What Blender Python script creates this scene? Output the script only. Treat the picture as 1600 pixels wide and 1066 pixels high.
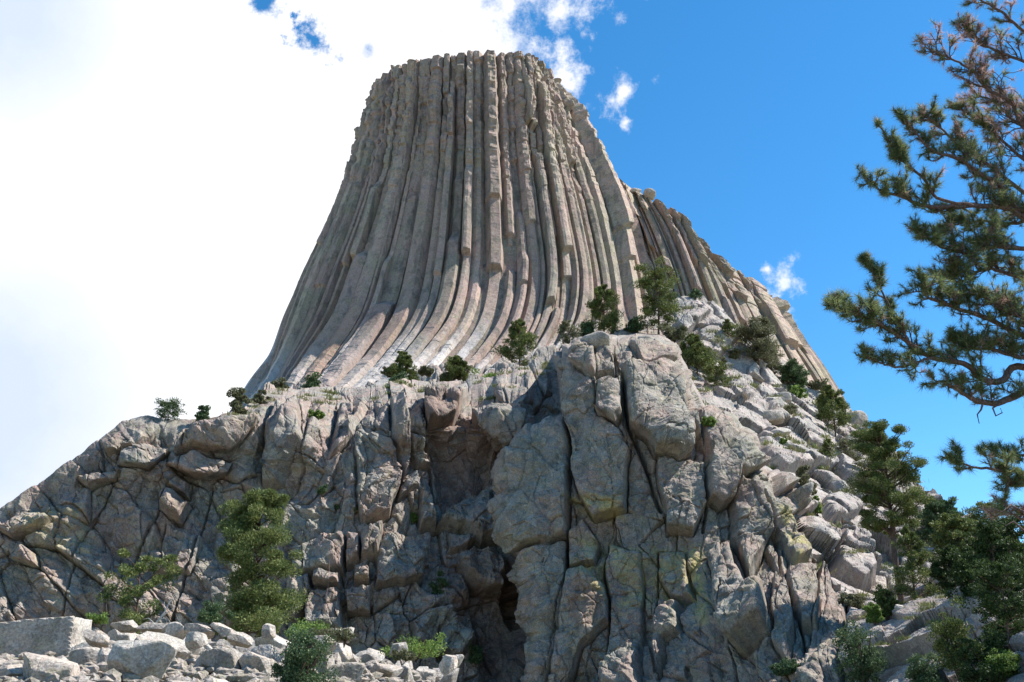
import bpy, math, random
import numpy as np
from mathutils import Vector, Matrix
R = math.radians
C = bpy.context.scene.collection
for o in list(bpy.data.objects): bpy.data.objects.remove(o)
# ------------------------------------------------------------------ camera
PITCH = R(22.0); FPX = 1570.0; CAMZ = 1.7
cd = bpy.data.cameras.new('camera'); cam = bpy.data.objects.new('camera', cd); C.objects.link(cam)
cd.sensor_width = 36.0; cd.lens = 36.0 * FPX / 1600.0
cam.location = (0, 0, CAMZ); cam.rotation_euler = (math.pi/2 + PITCH, 0, 0)
cd.clip_start = 0.1; cd.clip_end = 6000
sc = bpy.context.scene; sc.camera = cam
sc.view_settings.view_transform = 'Standard'; sc.view_settings.look = 'None'
sc.view_settings.exposure = 0.97; sc.view_settings.gamma = 1.0
# ------------------------------------------------------------------ sun + sky
SUN_EL = R(52.0); SUN_AZ = R(77.0)       # azimuth measured from +Y (view direction) towards +X (right)
SV = Vector((math.sin(SUN_AZ)*math.cos(SUN_EL), math.cos(SUN_AZ)*math.cos(SUN_EL), math.sin(SUN_EL)))
sl = bpy.data.lights.new('sun', 'SUN'); sl.energy = 5.0; sl.angle = R(0.53); sl.color = (1.0, 0.96, 0.90)
so = bpy.data.objects.new('sun', sl); C.objects.link(so)
so.rotation_euler = SV.to_track_quat('Z', 'Y').to_euler()
def ray(px, py):
    """direction(s) through photograph pixel(s), world axes"""
    x = (np.asarray(px, float)-800)/FPX; y = (533-np.asarray(py, float))/FPX
    return np.stack([x+0*y, math.cos(PITCH)-y*math.sin(PITCH)+0*x, math.sin(PITCH)+y*math.cos(PITCH)+0*x], -1)
def at(px, py, D):
    d = ray(px, py); D = np.asarray(D, float)
    return d*(D/d[..., 1])[..., None] + np.array([0, 0, CAMZ])
def nd(px, py):
    d = ray(px, py); return d/np.linalg.norm(d)

w = bpy.data.worlds.new("World"); sc.world = w; w.use_nodes = True
nt = w.node_tree; nt.nodes.clear(); N = nt.nodes; L = nt.links
def wn(t, **k):
    n = N.new(t)
    for a, b in k.items(): setattr(n, a, b)
    return n
def wmath(op, a, b=None, c=None, clamp=False):
    n = N.new('ShaderNodeMath'); n.operation = op; n.use_clamp = clamp
    for i, v in enumerate((a, b, c)):
        if v is None: continue
        if isinstance(v, (int, float)): n.inputs[i].default_value = v
        else: L.new(v, n.inputs[i])
    return n.outputs[0]
sky = wn('ShaderNodeTexSky', sky_type='NISHITA', sun_disc=False)
sky.sun_elevation = SUN_EL; sky.sun_rotation = SUN_AZ; sky.altitude = 1300; sky.dust_density = 0.15; sky.ozone_density = 2.2; sky.air_density = 1.0
bg1 = wn('ShaderNodeBackground'); bg1.inputs[1].default_value = 0.115
hs = wn('ShaderNodeHueSaturation'); hs.inputs['Hue'].default_value = 0.493; hs.inputs['Saturation'].default_value = 1.32; hs.inputs['Value'].default_value = 1.0
L.new(sky.outputs[0], hs.inputs['Color']); L.new(hs.outputs[0], bg1.inputs[0])
tc = wn('ShaderNodeTexCoord'); dirv = tc.outputs['Generated']
n1 = wn('ShaderNodeTexNoise'); n1.inputs['Scale'].default_value = 7; n1.inputs['Detail'].default_value = 8; n1.inputs['Roughness'].default_value = 0.62
n2 = wn('ShaderNodeTexNoise'); n2.inputs['Scale'].default_value = 26; n2.inputs['Detail'].default_value = 7; n2.inputs['Roughness'].default_value = 0.65
n3 = wn('ShaderNodeTexNoise'); n3.inputs['Scale'].default_value = 3.2; n3.inputs['Detail'].default_value = 4
for n in (n1, n2, n3): L.new(dirv, n.inputs['Vector'])
f1 = wmath('SUBTRACT', n1.outputs['Fac'], 0.5); f2 = wmath('SUBTRACT', n2.outputs['Fac'], 0.5)
def blob(px, py, rpx, sharp=1.0):
    c = nd(px, py); v = wn('ShaderNodeVectorMath', operation='DISTANCE'); L.new(dirv, v.inputs[0]); v.inputs[1].default_value = tuple(c)
    return wmath('SUBTRACT', 1.0, wmath('DIVIDE', v.outputs['Value'], rpx/FPX))       # 1 at the centre, 0 at the radius
pn = np.cross(nd(905, 0), nd(850, 330)); pn /= np.linalg.norm(pn)
if np.dot(pn, nd(300, 300)) < 0: pn = -pn
dt = wn('ShaderNodeVectorMath', operation='DOT_PRODUCT'); L.new(dirv, dt.inputs[0]); dt.inputs[1].default_value = tuple(pn)
big = wmath('ADD', wmath('MULTIPLY', dt.outputs['Value'], 15.0), wmath('ADD', wmath('MULTIPLY', f1, 4.2), wmath('MULTIPLY', f2, 4.6)))
big = wmath('MINIMUM', big, 1.6)
for (hx, hy, hr, k) in ((495, 64, 26, 1.5), (405, 2, 30, 1.2), (575, 76, 12, 0.6), (872, 50, 42, 1.3), (905, 75, 36, 1.2)):
    b = wmath('MAXIMUM', wmath('SUBTRACT', wmath('ADD', blob(hx, hy, hr*1.5), wmath('ADD', wmath('MULTIPLY', f2, 4.5), wmath('MULTIPLY', f1, 2.5))), 0.15), 0.0)
    big = wmath('SUBTRACT', big, wmath('MULTIPLY', b, k*1.4))
tot = big
for (hx, hy, hr) in ((955, 158, 34), (972, 138, 26), (1025, 124, 14), (1222, 446, 34), (1247, 441, 24), (1198, 455, 18), (1228, 487, 20), (1198, 421, 12), (980, 190, 12), (885, 118, 36), (868, 30, 44), (915, 20, 34), (925, 60, 26), (880, 75, 30), (838, 70, 40)):
    b = wmath('SUBTRACT', wmath('ADD', wmath('MULTIPLY', blob(hx, hy, hr*1.25), 1.3), wmath('ADD', wmath('MULTIPLY', f2, 6.0), wmath('MULTIPLY', f1, 2.0))), 0.36)
    tot = wmath('MAXIMUM', tot, wmath('MINIMUM', b, wmath('MULTIPLY', blob(hx, hy, hr*2.2), 3.0)))
mask = wn('ShaderNodeMapRange', interpolation_type='SMOOTHSTEP'); mask.inputs['From Min'].default_value = -0.1; mask.inputs['From Max'].default_value = 1.5
reach = blob(330, 330, FPX*0.62)
L.new(wmath('MINIMUM', tot, wmath('MULTIPLY', wmath('ADD', reach, wmath('MULTIPLY', f1, 0.3)), 9.0)), mask.inputs['Value'])
# thin bluish veil far left
veil = wn('ShaderNodeMix', data_type='RGBA')
veil.inputs['A'].default_value = (0.66, 0.66, 0.68, 1); veil.inputs['B'].default_value = (0.42, 0.48, 0.60, 1)
v1 = wmath('MAXIMUM', blob(-60, -20, 260), wmath('MULTIPLY', blob(-80, 640, 330), 1.0))
vv = wmath('MULTIPLY', wmath('MAXIMUM', v1, 0.0), 1.45)
L.new(wmath('ADD', vv, wmath('MULTIPLY', f1, wmath('MULTIPLY', vv, 1.2)), clamp=True), veil.inputs['Factor'])
bg2 = wn('ShaderNodeBackground'); bg2.inputs[1].default_value = 0.92
L.new(veil.outputs['Result'], bg2.inputs[0])
mx = wn('ShaderNodeMixShader'); L.new(mask.outputs[0], mx.inputs[0]); L.new(bg1.outputs[0], mx.inputs[1]); L.new(bg2.outputs[0], mx.inputs[2])
wo = wn('ShaderNodeOutputWorld'); L.new(mx.outputs[0], wo.inputs[0])
w.cycles.sampling_method = 'AUTOMATIC'
# ------------------------------------------------------------------ helpers
def tag(o, label=None, cat=None, group=None, kind=None):
    if label: o['label'] = label
    if cat: o['category'] = cat
    if group: o['group'] = group
    if kind: o['kind'] = kind
    return o
def empty(name, loc, rz=0.0, parent=None):
    o = bpy.data.objects.new(name, None); C.objects.link(o); o.location = loc; o.rotation_euler = (0, 0, rz)
    o.empty_display_size = 0.5
    return o
def mesh(name, V, F, mat=None, parent=None, smooth=True, attrs=None):
    """V (n,3), F (m,3|4) arrays -> one mesh object"""
    V = np.asarray(V, np.float32); F = np.asarray(F, np.int32)
    me = bpy.data.meshes.new(name); n, k = F.shape
    me.vertices.add(len(V)); me.vertices.foreach_set('co', V.ravel())
    me.loops.add(n*k); me.loops.foreach_set('vertex_index', F.ravel())
    me.polygons.add(n); me.polygons.foreach_set('loop_start', np.arange(0, n*k, k, dtype=np.int32))
    me.polygons.foreach_set('loop_total', np.full(n, k, np.int32))
    me.polygons.foreach_set('use_smooth', np.full(n, smooth))
    me.update(calc_edges=True)
    for nm, arr in (attrs or {}).items():
        a = me.attributes.new(nm, 'FLOAT', 'POINT'); a.data.foreach_set('value', np.asarray(arr, np.float32).ravel())
    if mat: me.materials.append(mat)
    o = bpy.data.objects.new(name, me); C.objects.link(o)
    if parent: o.parent = parent
    return o
def gridf(nr, nc, flip=False):
    a = np.arange(nr*nc).reshape(nr, nc)
    q = np.stack([a[:-1, :-1], a[:-1, 1:], a[1:, 1:], a[1:, :-1]], -1).reshape(-1, 4)
    return q[:, ::-1] if flip else q
_rs = np.random.RandomState(7); _T = _rs.rand(64, 64, 64).astype(np.float32)*2-1
def vn(P):
    """value noise, P (...,3)"""
    P = np.asarray(P, np.float32); i = np.floor(P).astype(np.int32); f = P-i; f = f*f*f*(f*(f*6-15)+10)
    x0, y0, z0 = [i[..., k] & 63 for k in range(3)]; x1, y1, z1 = (x0+1) & 63, (y0+1) & 63, (z0+1) & 63
    fx, fy, fz = f[..., 0], f[..., 1], f[..., 2]
    a = _T[x0, y0, z0]*(1-fx)+_T[x1, y0, z0]*fx; b = _T[x0, y1, z0]*(1-fx)+_T[x1, y1, z0]*fx
    c = _T[x0, y0, z1]*(1-fx)+_T[x1, y0, z1]*fx; d = _T[x0, y1, z1]*(1-fx)+_T[x1, y1, z1]*fx
    return (a*(1-fy)+b*fy)*(1-fz)+(c*(1-fy)+d*fy)*fz
def fbm(P, oct=4, rough=0.5, lac=2.03, ridged=False):
    P = np.asarray(P, np.float32); s = 0; a = 1.0; t = 0
    for o in range(oct):
        v = vn(P+o*17.3)
        s = s+a*((1-2*np.abs(v)) if ridged else v); t += a; a *= rough; P = P*lac
    return s/t
def P3(x, y, z=0.0): return np.stack([np.asarray(x)+0*y, np.asarray(y)+0*x, np.full_like(x+y, z)], -1)
def hsh(ix, iy, s):
    h = (ix.astype(np.int64)*374761393+iy.astype(np.int64)*668265263+s*974711) & 0xffffffff
    h = ((h ^ (h >> 13))*1274126177) & 0xffffffff; h = h ^ (h >> 16)
    return (h & 0xffff)/65535.0
def voro(x, y, seed, jit=0.85):
    """2-D Voronoi: edge distance, offset from the cell centre (dx,dy), three randoms per cell"""
    ix = np.floor(x).astype(np.int32); iy = np.floor(y).astype(np.int32)
    best = np.full(x.shape, 1e9); cx = np.zeros_like(x); cy = np.zeros_like(x); bi = np.zeros_like(ix); bj = np.zeros_like(iy)
    def pt(i, j): return i+0.5+jit*(hsh(i, j, seed)-0.5), j+0.5+jit*(hsh(i, j, seed+1)-0.5)
    for di in (-1, 0, 1):
        for dj in (-1, 0, 1):
            i = ix+di; j = iy+dj; a, b = pt(i, j); d = (a-x)**2+(b-y)**2; m = d < best
            best = np.where(m, d, best); cx = np.where(m, a, cx); cy = np.where(m, b, cy); bi = np.where(m, i, bi); bj = np.where(m, j, bj)
    e = np.full(x.shape, 9.0)
    for di in (-2, -1, 0, 1, 2):
        for dj in (-2, -1, 0, 1, 2):
            if di == 0 and dj == 0 or abs(di)+abs(dj) == 4: continue
            i = bi+di; j = bj+dj; a, b = pt(i, j); ex = a-cx; ey = b-cy; l = np.sqrt(ex*ex+ey*ey)+1e-6
            e = np.minimum(e, (((a+cx)/2-x)*ex+((b+cy)/2-y)*ey)/l)
    return e, x-cx, y-cy, hsh(bi, bj, seed+5), hsh(bi, bj, seed+6), hsh(bi, bj, seed+7)
def facet(x, y, seed, ang=0.0):
    ca, sa = math.cos(ang), math.sin(ang); x, y = x*ca+y*sa+seed*0.37, -x*sa+y*ca; x = x+0.5*y
    i = np.floor(x).astype(np.int32); j = np.floor(y).astype(np.int32); fx = x-i; fy = y-j
    a = hsh(i, j, seed); b = hsh(i+1, j, seed); c = hsh(i, j+1, seed); d = hsh(i+1, j+1, seed)
    return np.where(fx+fy < 1, a+(b-a)*fx+(c-a)*fy, d+(c-d)*(1-fx)+(b-d)*(1-fy))-0.5
def sst(a, b, x): t = np.clip((x-a)/(b-a), 0, 1); return t*t*(3-2*t)
def bevel(d, r):
    t = np.clip(1-d/r, 0, 1); return -(1-np.sqrt(np.maximum(0, 1-t*t)))      # 0 inside, -1 at the edge, rounded
def polysd(X, Y, pts):
    """signed distance to polygon (positive inside)"""
    pts = np.asarray(pts, float); n = len(pts); d = np.full(X.shape, 1e9); ins = np.zeros(X.shape, bool)
    for k in range(n):
        a = pts[k]; b = pts[(k+1) % n]; ab = b-a; t = np.clip(((X-a[0])*ab[0]+(Y-a[1])*ab[1])/(ab@ab+1e-9), 0, 1)
        d = np.minimum(d, (X-a[0]-t*ab[0])**2+(Y-a[1]-t*ab[1])**2)
        c = ((a[1] > Y) != (b[1] > Y)) & (X < (b[0]-a[0])*(Y-a[1])/(b[1]-a[1]+1e-12)+a[0]); ins ^= c
    d = np.sqrt(d); return np.where(ins, d, -d)
def segd(X, Y, pts):
    d = np.full(X.shape, 1e9)
    for k in range(len(pts)-1):
        a = np.array(pts[k], float); b = np.array(pts[k+1], float); ab = b-a
        t = np.clip(((X-a[0])*ab[0]+(Y-a[1])*ab[1])/(ab@ab+1e-9), 0, 1)
        d = np.minimum(d, (X-a[0]-t*ab[0])**2+(Y-a[1]-t*ab[1])**2)
    return np.sqrt(d)
def tps(pts, X, Y):
    """thin plate spline through (x,y,val)"""
    p = np.asarray(pts, float); s = 300.0; x = p[:, 0]/s; y = p[:, 1]/s; n = len(p)
    def U(r2): return np.where(r2 > 1e-12, 0.5*r2*np.log(r2+1e-12), 0)
    K = U((x[:, None]-x)**2+(y[:, None]-y)**2)+np.eye(n)*1e-3; Q = np.stack([np.ones(n), x, y], 1)
    A = np.block([[K, Q], [Q.T, np.zeros((3, 3))]]); c = np.linalg.solve(A, np.concatenate([p[:, 2], np.zeros(3)]))
    out = c[n]+c[n+1]*X/s+c[n+2]*Y/s
    for k in range(n): out = out+c[k]*U((X/s-x[k])**2+(Y/s-y[k])**2)
    return out
def crom(Pg, t):
    """Catmull-Rom along axis 0 of Pg at params t in [0, n-1]"""
    n = Pg.shape[0]; i = np.clip(np.floor(t).astype(int), 0, n-2); f = (t-i).reshape((-1,)+(1,)*(Pg.ndim-1))
    p0 = Pg[np.maximum(i-1, 0)]; p1 = Pg[i]; p2 = Pg[i+1]; p3 = Pg[np.minimum(i+2, n-1)]
    return 0.5*((2*p1)+(p2-p0)*f+(2*p0-5*p1+4*p2-p3)*f*f+(3*p1-p0-3*p2+p3)*f**3)
class MB:
    def __init__(s): s.v = []; s.f = []; s.n = 0; s.a = []
    def add(s, V, F, a=0.0):
        V = np.asarray(V, float); s.v.append(V); s.f.append(np.asarray(F)+s.n); s.n += len(V); s.a.append(np.full(len(V), a))
    def tube(s, pts, rad, k=6, a=0.0):
        pts = np.asarray(pts, float); n = len(pts); rad = np.broadcast_to(np.asarray(rad, float), (n,))
        T = np.gradient(pts, axis=0); T /= np.linalg.norm(T, axis=1)[:, None]+1e-9
        up = np.array([0.13, 0.27, 1.0]); up /= np.linalg.norm(up)
        A = np.cross(T, up); A /= np.linalg.norm(A, axis=1)[:, None]+1e-9; B = np.cross(T, A)
        th = np.arange(k)*2*math.pi/k
        V = pts[:, None]+rad[:, None, None]*(np.cos(th)[None, :, None]*A[:, None]+np.sin(th)[None, :, None]*B[:, None])
        q = np.arange(n*k).reshape(n, k); q2 = np.roll(q, -1, 1)
        F = np.stack([q[:-1], q2[:-1], q2[1:], q[1:]], -1).reshape(-1, 4)
        s.add(V.reshape(-1, 3), F, a)
    def build(s, name, mat, parent=None, smooth=True, attr=None):
        F = np.concatenate(s.f); at_ = {attr: np.concatenate(s.a)} if attr else None
        return mesh(name, np.concatenate(s.v), F, mat, parent, smooth, at_)

# ------------------------------------------------------------------ materials
class NT:
    def __init__(s, name):
        s.m = bpy.data.materials.new(name); s.m.use_nodes = True; s.t = s.m.node_tree; s.t.nodes.clear()
        s.out = s.t.nodes.new('ShaderNodeOutputMaterial'); s.tc = s.t.nodes.new('ShaderNodeTexCoord')
        s.g = s.t.nodes.new('ShaderNodeNewGeometry')
    def n(s, t, ins=None, **k):
        n = s.t.nodes.new(t)
        for a, b in k.items(): setattr(n, a, b)
        for a, b in (ins or {}).items():
            if hasattr(b, 'is_linked') or isinstance(b, bpy.types.NodeSocket): s.t.links.new(b, n.inputs[a])
            else: n.inputs[a].default_value = b
        return n
    def noise(s, vec, scale, detail=5, rough=0.55, dist=0.0):
        return s.n('ShaderNodeTexNoise', {'Vector': vec, 'Scale': scale, 'Detail': detail, 'Roughness': rough, 'Distortion': dist}).outputs['Fac']
    def math(s, op, a, b=None, clamp=False):
        i = {0: a}
        if b is not None: i[1] = b
        n = s.n('ShaderNodeMath', i, operation=op); n.use_clamp = clamp; return n.outputs[0]
    def ramp(s, v, a, b): return s.n('ShaderNodeMapRange', {'Value': v, 'From Min': a, 'From Max': b}, interpolation_type='SMOOTHSTEP').outputs[0]
    def mix(s, f, a, b, bt='MIX'):
        a = a if isinstance(a, bpy.types.NodeSocket) else tuple(a)+(1,); b = b if isinstance(b, bpy.types.NodeSocket) else tuple(b)+(1,)
        return s.n('ShaderNodeMix', {'Factor': f, 'A': a, 'B': b}, data_type='RGBA', blend_type=bt).outputs['Result']
    def attr(s, name): return s.n('ShaderNodeAttribute', attribute_name=name).outputs['Fac']
    def mapping(s, vec, sc, rot=(0, 0, 0)): return s.n('ShaderNodeMapping', {'Vector': vec, 'Scale': sc, 'Rotation': rot}).outputs[0]
    def pbsdf(s, col, rough=0.9, normal=None, spec=0.25):
        i = {'Base Color': col, 'Roughness': rough, 'Specular IOR Level': spec}
        if normal is not None: i['Normal'] = normal
        b = s.n('ShaderNodeBsdfPrincipled', i); s.t.links.new(b.outputs[0], s.out.inputs[0]); return b
def rock_mat(name, base, warm, dark, pale, lichen, scale=1.0, bump=0.5, streak=0.0, objspace=False, lich=0.5, fine=1.0, ck=1.0, redcol=(0.19, 0.098, 0.07)):
    t = NT(name); P = t.tc.outputs['Object'] if objspace else t.g.outputs['Position']
    S = 1.0/scale
    a = t.noise(P, 0.11*S, 6, 0.6); b = t.noise(P, 0.37*S, 6, 0.62); c = t.noise(P, 1.3*S, 8, 0.7); d = t.noise(P, 5.5*S*fine, 8, 0.75)
    Ps = t.mapping(P, (0.9, 0.9, 0.07)); st = t.noise(Ps, 0.55*S, 6, 0.6)
    cv = t.attr('cv') if not objspace else t.n('ShaderNodeObjectInfo').outputs['Random']
    col = t.mix(t.ramp(a, 0.36, 0.64), base, warm)
    col = t.mix(t.math('MULTIPLY', t.ramp(cv, 0.3, 1.0), 0.7), col, warm)
    col = t.mix(t.math('MULTIPLY', t.ramp(b, 0.52, 0.66), 0.75), col, dark)
    col = t.mix(t.math('MULTIPLY', t.ramp(c, 0.5, 0.68), 0.6), col, pale)
    lm = t.math('MULTIPLY', t.ramp(t.noise(P, 0.23*S, 9, 0.75, 0.6), 0.50, 0.56), t.ramp(t.noise(P, 1.9*S, 8, 0.75), 0.44, 0.54))
    lc2 = t.ramp(t.noise(P, 0.9*S, 9, 0.8, 0.3), 0.54, 0.60)
    col = t.mix(t.math('MULTIPLY', lm, lich), col, lichen)
    col = t.mix(t.math('MULTIPLY', lc2, 0.45), col, dark)
    if streak: col = t.mix(t.math('MULTIPLY', t.ramp(st, 0.5, 0.68), streak), col, dark)
    pal = t.attr('pal'); col = t.mix(t.math('MULTIPLY', pal, t.ramp(c, 0.25, 0.55)), col, (0.52, 0.485, 0.46))
    red = t.attr('red'); col = t.mix(t.math('MULTIPLY', red, t.ramp(c, 0.3, 0.62)), col, redcol)
    yel = t.attr('yel'); col = t.mix(t.math('MULTIPLY', yel, t.ramp(b, 0.38, 0.56)), col, (0.40, 0.34, 0.16))
    col = t.mix(1.0, col, t.mix(t.math('FRACT', t.math('MULTIPLY', cv, 7.31)), (0.78, 0.78, 0.79), (1.14, 1.13, 1.12)), 'MULTIPLY')
    sp = t.mix(t.ramp(d, 0.34, 0.66), (0.5, 0.5, 0.52), (1.35, 1.34, 1.3)); col = t.mix(0.75, col, sp, 'MULTIPLY')
    h = t.math('ADD', t.math('MULTIPLY', b, 0.9), t.math('ADD', t.math('MULTIPLY', c, 0.6), t.math('MULTIPLY', d, 0.22)))
    vo = t.n('ShaderNodeTexVoronoi', {'Vector': t.n('ShaderNodeVectorMath', {0: P, 1: t.n('ShaderNodeTexNoise', {'Vector': P, 'Scale': 0.6*S}).outputs['Color']}, operation='ADD').outputs[0], 'Scale': 0.55*S}, feature='DISTANCE_TO_EDGE').outputs['Distance']
    crk = t.ramp(vo, 0.0, 0.045)
    vo2 = t.n('ShaderNodeTexVoronoi', {'Vector': t.n('ShaderNodeVectorMath', {0: t.mapping(P, (1, 1, 0.5)), 1: t.n('ShaderNodeTexNoise', {'Vector': P, 'Scale': 0.25*S, 'Detail': 4.0}).outputs['Color']}, operation='ADD').outputs[0], 'Scale': 0.2*S}, feature='DISTANCE_TO_EDGE').outputs['Distance']
    h = t.math('ADD', h, t.math('ADD', t.math('MULTIPLY', crk, 0.0), t.math('MULTIPLY', t.ramp(vo2, 0.0, 0.02), 0.07*ck)))
    bp = t.n('ShaderNodeBump', {'Strength': bump, 'Distance': 1.0*scale, 'Height': h})
    t.pbsdf(col, 0.92, bp.outputs[0], 0.15)
    return t.m
M = {}
M['tower'] = rock_mat('tower_rock', (0.32, 0.272, 0.20), (0.40, 0.27, 0.225), (0.13, 0.11, 0.10), (0.48, 0.43, 0.38), (0.29, 0.27, 0.14), 1.6, 0.4, 0.75, lich=0.5, ck=0.0, redcol=(0.36, 0.195, 0.13))
M['cliff'] = rock_mat('cliff_rock', (0.265, 0.25, 0.22), (0.32, 0.235, 0.20), (0.115, 0.108, 0.10), (0.43, 0.41, 0.365), (0.31, 0.29, 0.15), 0.8, 0.5, 0.45, lich=0.36, fine=0.9)
M['boulder'] = rock_mat('boulder_rock', (0.43, 0.405, 0.36), (0.43, 0.355, 0.295), (0.19, 0.175, 0.155), (0.58, 0.55, 0.50), (0.27, 0.25, 0.14), 0.45, 0.45, 0.0, True, 0.45)
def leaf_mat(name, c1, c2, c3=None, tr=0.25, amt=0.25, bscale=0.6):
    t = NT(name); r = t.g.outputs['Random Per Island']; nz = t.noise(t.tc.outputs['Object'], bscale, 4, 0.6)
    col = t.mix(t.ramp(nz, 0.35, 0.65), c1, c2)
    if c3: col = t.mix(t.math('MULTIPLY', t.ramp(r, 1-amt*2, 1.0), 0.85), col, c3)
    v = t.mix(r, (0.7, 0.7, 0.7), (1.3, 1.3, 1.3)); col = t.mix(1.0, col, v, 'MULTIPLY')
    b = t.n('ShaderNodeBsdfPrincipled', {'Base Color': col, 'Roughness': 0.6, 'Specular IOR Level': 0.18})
    tl = t.n('ShaderNodeBsdfTranslucent', {'Color': col}); m = t.n('ShaderNodeMixShader', {0: tr, 1: b.outputs[0], 2: tl.outputs[0]})
    t.t.links.new(m.outputs[0], t.out.inputs[0]); return t.m
M['pine'] = leaf_mat('pine_needles', (0.068, 0.10, 0.032), (0.12, 0.15, 0.042), (0.20, 0.205, 0.06))
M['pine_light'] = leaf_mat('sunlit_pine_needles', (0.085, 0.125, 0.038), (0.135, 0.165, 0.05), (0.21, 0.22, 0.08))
M['dark'] = leaf_mat('shaded_tree_leaves', (0.022, 0.045, 0.015), (0.042, 0.07, 0.02), (0.08, 0.11, 0.03))  # shade put into the colour: darkened leaves for the lower right wood
M['juniper'] = leaf_mat('juniper_leaves', (0.05, 0.095, 0.045), (0.085, 0.13, 0.055), (0.12, 0.16, 0.07))
M['shrub'] = leaf_mat('shrub_leaves', (0.09, 0.16, 0.035), (0.15, 0.23, 0.05), (0.22, 0.28, 0.08), 0.35)
M['olive'] = leaf_mat('olive_shrub_leaves', (0.11, 0.115, 0.06), (0.15, 0.155, 0.08), (0.2, 0.19, 0.11))
M['near_needles'] = leaf_mat('near_pine_needles', (0.11, 0.155, 0.06), (0.16, 0.20, 0.075), (0.34, 0.33, 0.17), 0.45, 0.2, 1.5)
M['near_brown'] = leaf_mat('browned_pine_needles', (0.34, 0.20, 0.155), (0.42, 0.27, 0.22), (0.58, 0.42, 0.38), 0.42, 0.3, 1.5)
M['grass'] = leaf_mat('dry_grass', (0.16, 0.17, 0.06), (0.26, 0.23, 0.11), (0.10, 0.16, 0.04))
def bark_mat(name, c1, c2, sc=1.0):
    t = NT(name); P = t.mapping(t.tc.outputs['Object'], (6*sc, 6*sc, 1.4*sc)); n = t.noise(P, 2.0, 6, 0.7)
    col = t.mix(t.ramp(n, 0.35, 0.65), c1, c2); bp = t.n('ShaderNodeBump', {'Strength': 0.7, 'Distance': 0.03, 'Height': n}); t.pbsdf(col, 0.95, bp.outputs[0], 0.1); return t.m
M['bark'] = bark_mat('pine_bark', (0.055, 0.042, 0.035), (0.16, 0.10, 0.075))
M['near_bark'] = bark_mat('branch_bark', (0.07, 0.05, 0.045), (0.21, 0.14, 0.12), 4)
M['dead'] = bark_mat('dead_wood', (0.32, 0.30, 0.28), (0.5, 0.47, 0.43), 2)
def ground_mat():
    t = NT('ground_earth'); P = t.g.outputs['Position']; a = t.noise(P, 0.2, 6, 0.6); b = t.noise(P, 3.0, 8, 0.7)
    col = t.mix(t.ramp(a, 0.4, 0.6), (0.26, 0.235, 0.19), (0.12, 0.13, 0.055)); col = t.mix(t.ramp(b, 0.45, 0.65), col, (0.34, 0.315, 0.27))
    bp = t.n('ShaderNodeBump', {'Strength': 0.8, 'Distance': 0.3, 'Height': b}); t.pbsdf(col, 0.95, bp.outputs[0], 0.1); return t.m
M['ground'] = ground_mat()
# ------------------------------------------------------------------ the column tower
# guide rows, top to foot; each point is photo pixel x, y and true distance in metres
MAIN = [
 [(640,112,410),(606,120,392),(584,130,372),(615,104,356),(655,92,347),(700,85,343),(750,80,341),(800,81,343),(835,91,350),(862,113,362),(882,152,378),(872,165,400)],
 [(630,215,412),(580,222,390),(558,222,366),(600,215,350),(645,212,341),(697,210,337),(752,208,335),(805,208,337),(850,210,344),(890,212,354),(926,218,372),(915,232,400)],
 [(600,320,410),(548,322,386),(523,322,360),(572,318,344),(625,316,335),(688,315,330),(752,314,328),(815,314,330),(868,314,337),(922,315,345),(982,322,362),(985,330,388)],
 [(560,420,405),(498,424,380),(475,425,354),(535,420,338),(598,418,328),(675,418,322),(750,418,320),(822,418,322),(886,418,328),(944,418,337),(1008,420,350),(1018,425,375)],
 [(530,490,400),(464,495,374),(446,500,348),(505,495,330),(573,492,318),(655,490,311),(735,490,308),(811,488,310),(882,485,316),(948,480,326),(1022,474,340),(1034,474,365)],
 [(490,550,392),(440,560,366),(420,572,340),(462,562,320),(530,555,306),(612,548,298),(697,545,295),(780,540,298),(862,530,305),(940,515,316),(1030,500,330),(1045,498,355)],
 [(450,605,384),(404,612,356),(386,622,325),(430,611,305),(488,604,290),(562,598,281),(655,590,278),(744,580,282),(838,565,292),(928,545,304),(1038,522,318),(1056,520,345)],
 [(390,690,372),(360,690,335),(340,690,305),(384,676,285),(440,660,268),(510,648,262),(612,640,260),(708,628,264),(815,606,275),(918,578,290),(1044,548,306),(1065,545,335)],
]
SHO = [
 [(930,255,392),(962,274,384),(985,293,376),(1010,305,370),(1042,328,366),(1073,362,363),(1105,396,362),(1148,422,364),(1190,449,368),(1214,470,378),(1200,480,400)],
 [(960,330,380),(988,344,372),(1012,356,364),(1040,364,358),(1078,392,354),(1112,428,351),(1146,462,350),(1186,482,352),(1228,506,357),(1250,528,368),(1240,540,392)],
 [(985,410,364),(1008,412,358),(1034,420,351),(1066,432,345),(1106,460,340),(1140,490,337),(1176,526,336),(1222,546,338),(1268,566,343),(1292,588,355),(1285,600,380)],
 [(1010,470,350),(1030,476,344),(1052,484,337),(1086,500,330),(1130,522,325),(1166,552,322),(1206,584,320),(1256,606,322),(1308,632,327),(1334,656,340),(1330,668,366)],
 [(1035,540,330),(1054,545,325),(1078,555,318),(1110,570,312),(1160,594,307),(1196,626,304),(1240,656,302),(1296,680,304),(1356,702,308),(1384,722,324),(1384,736,350)],
]
def wall(rows): return np.array([[at(*p) for p in r] for r in rows])
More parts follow.
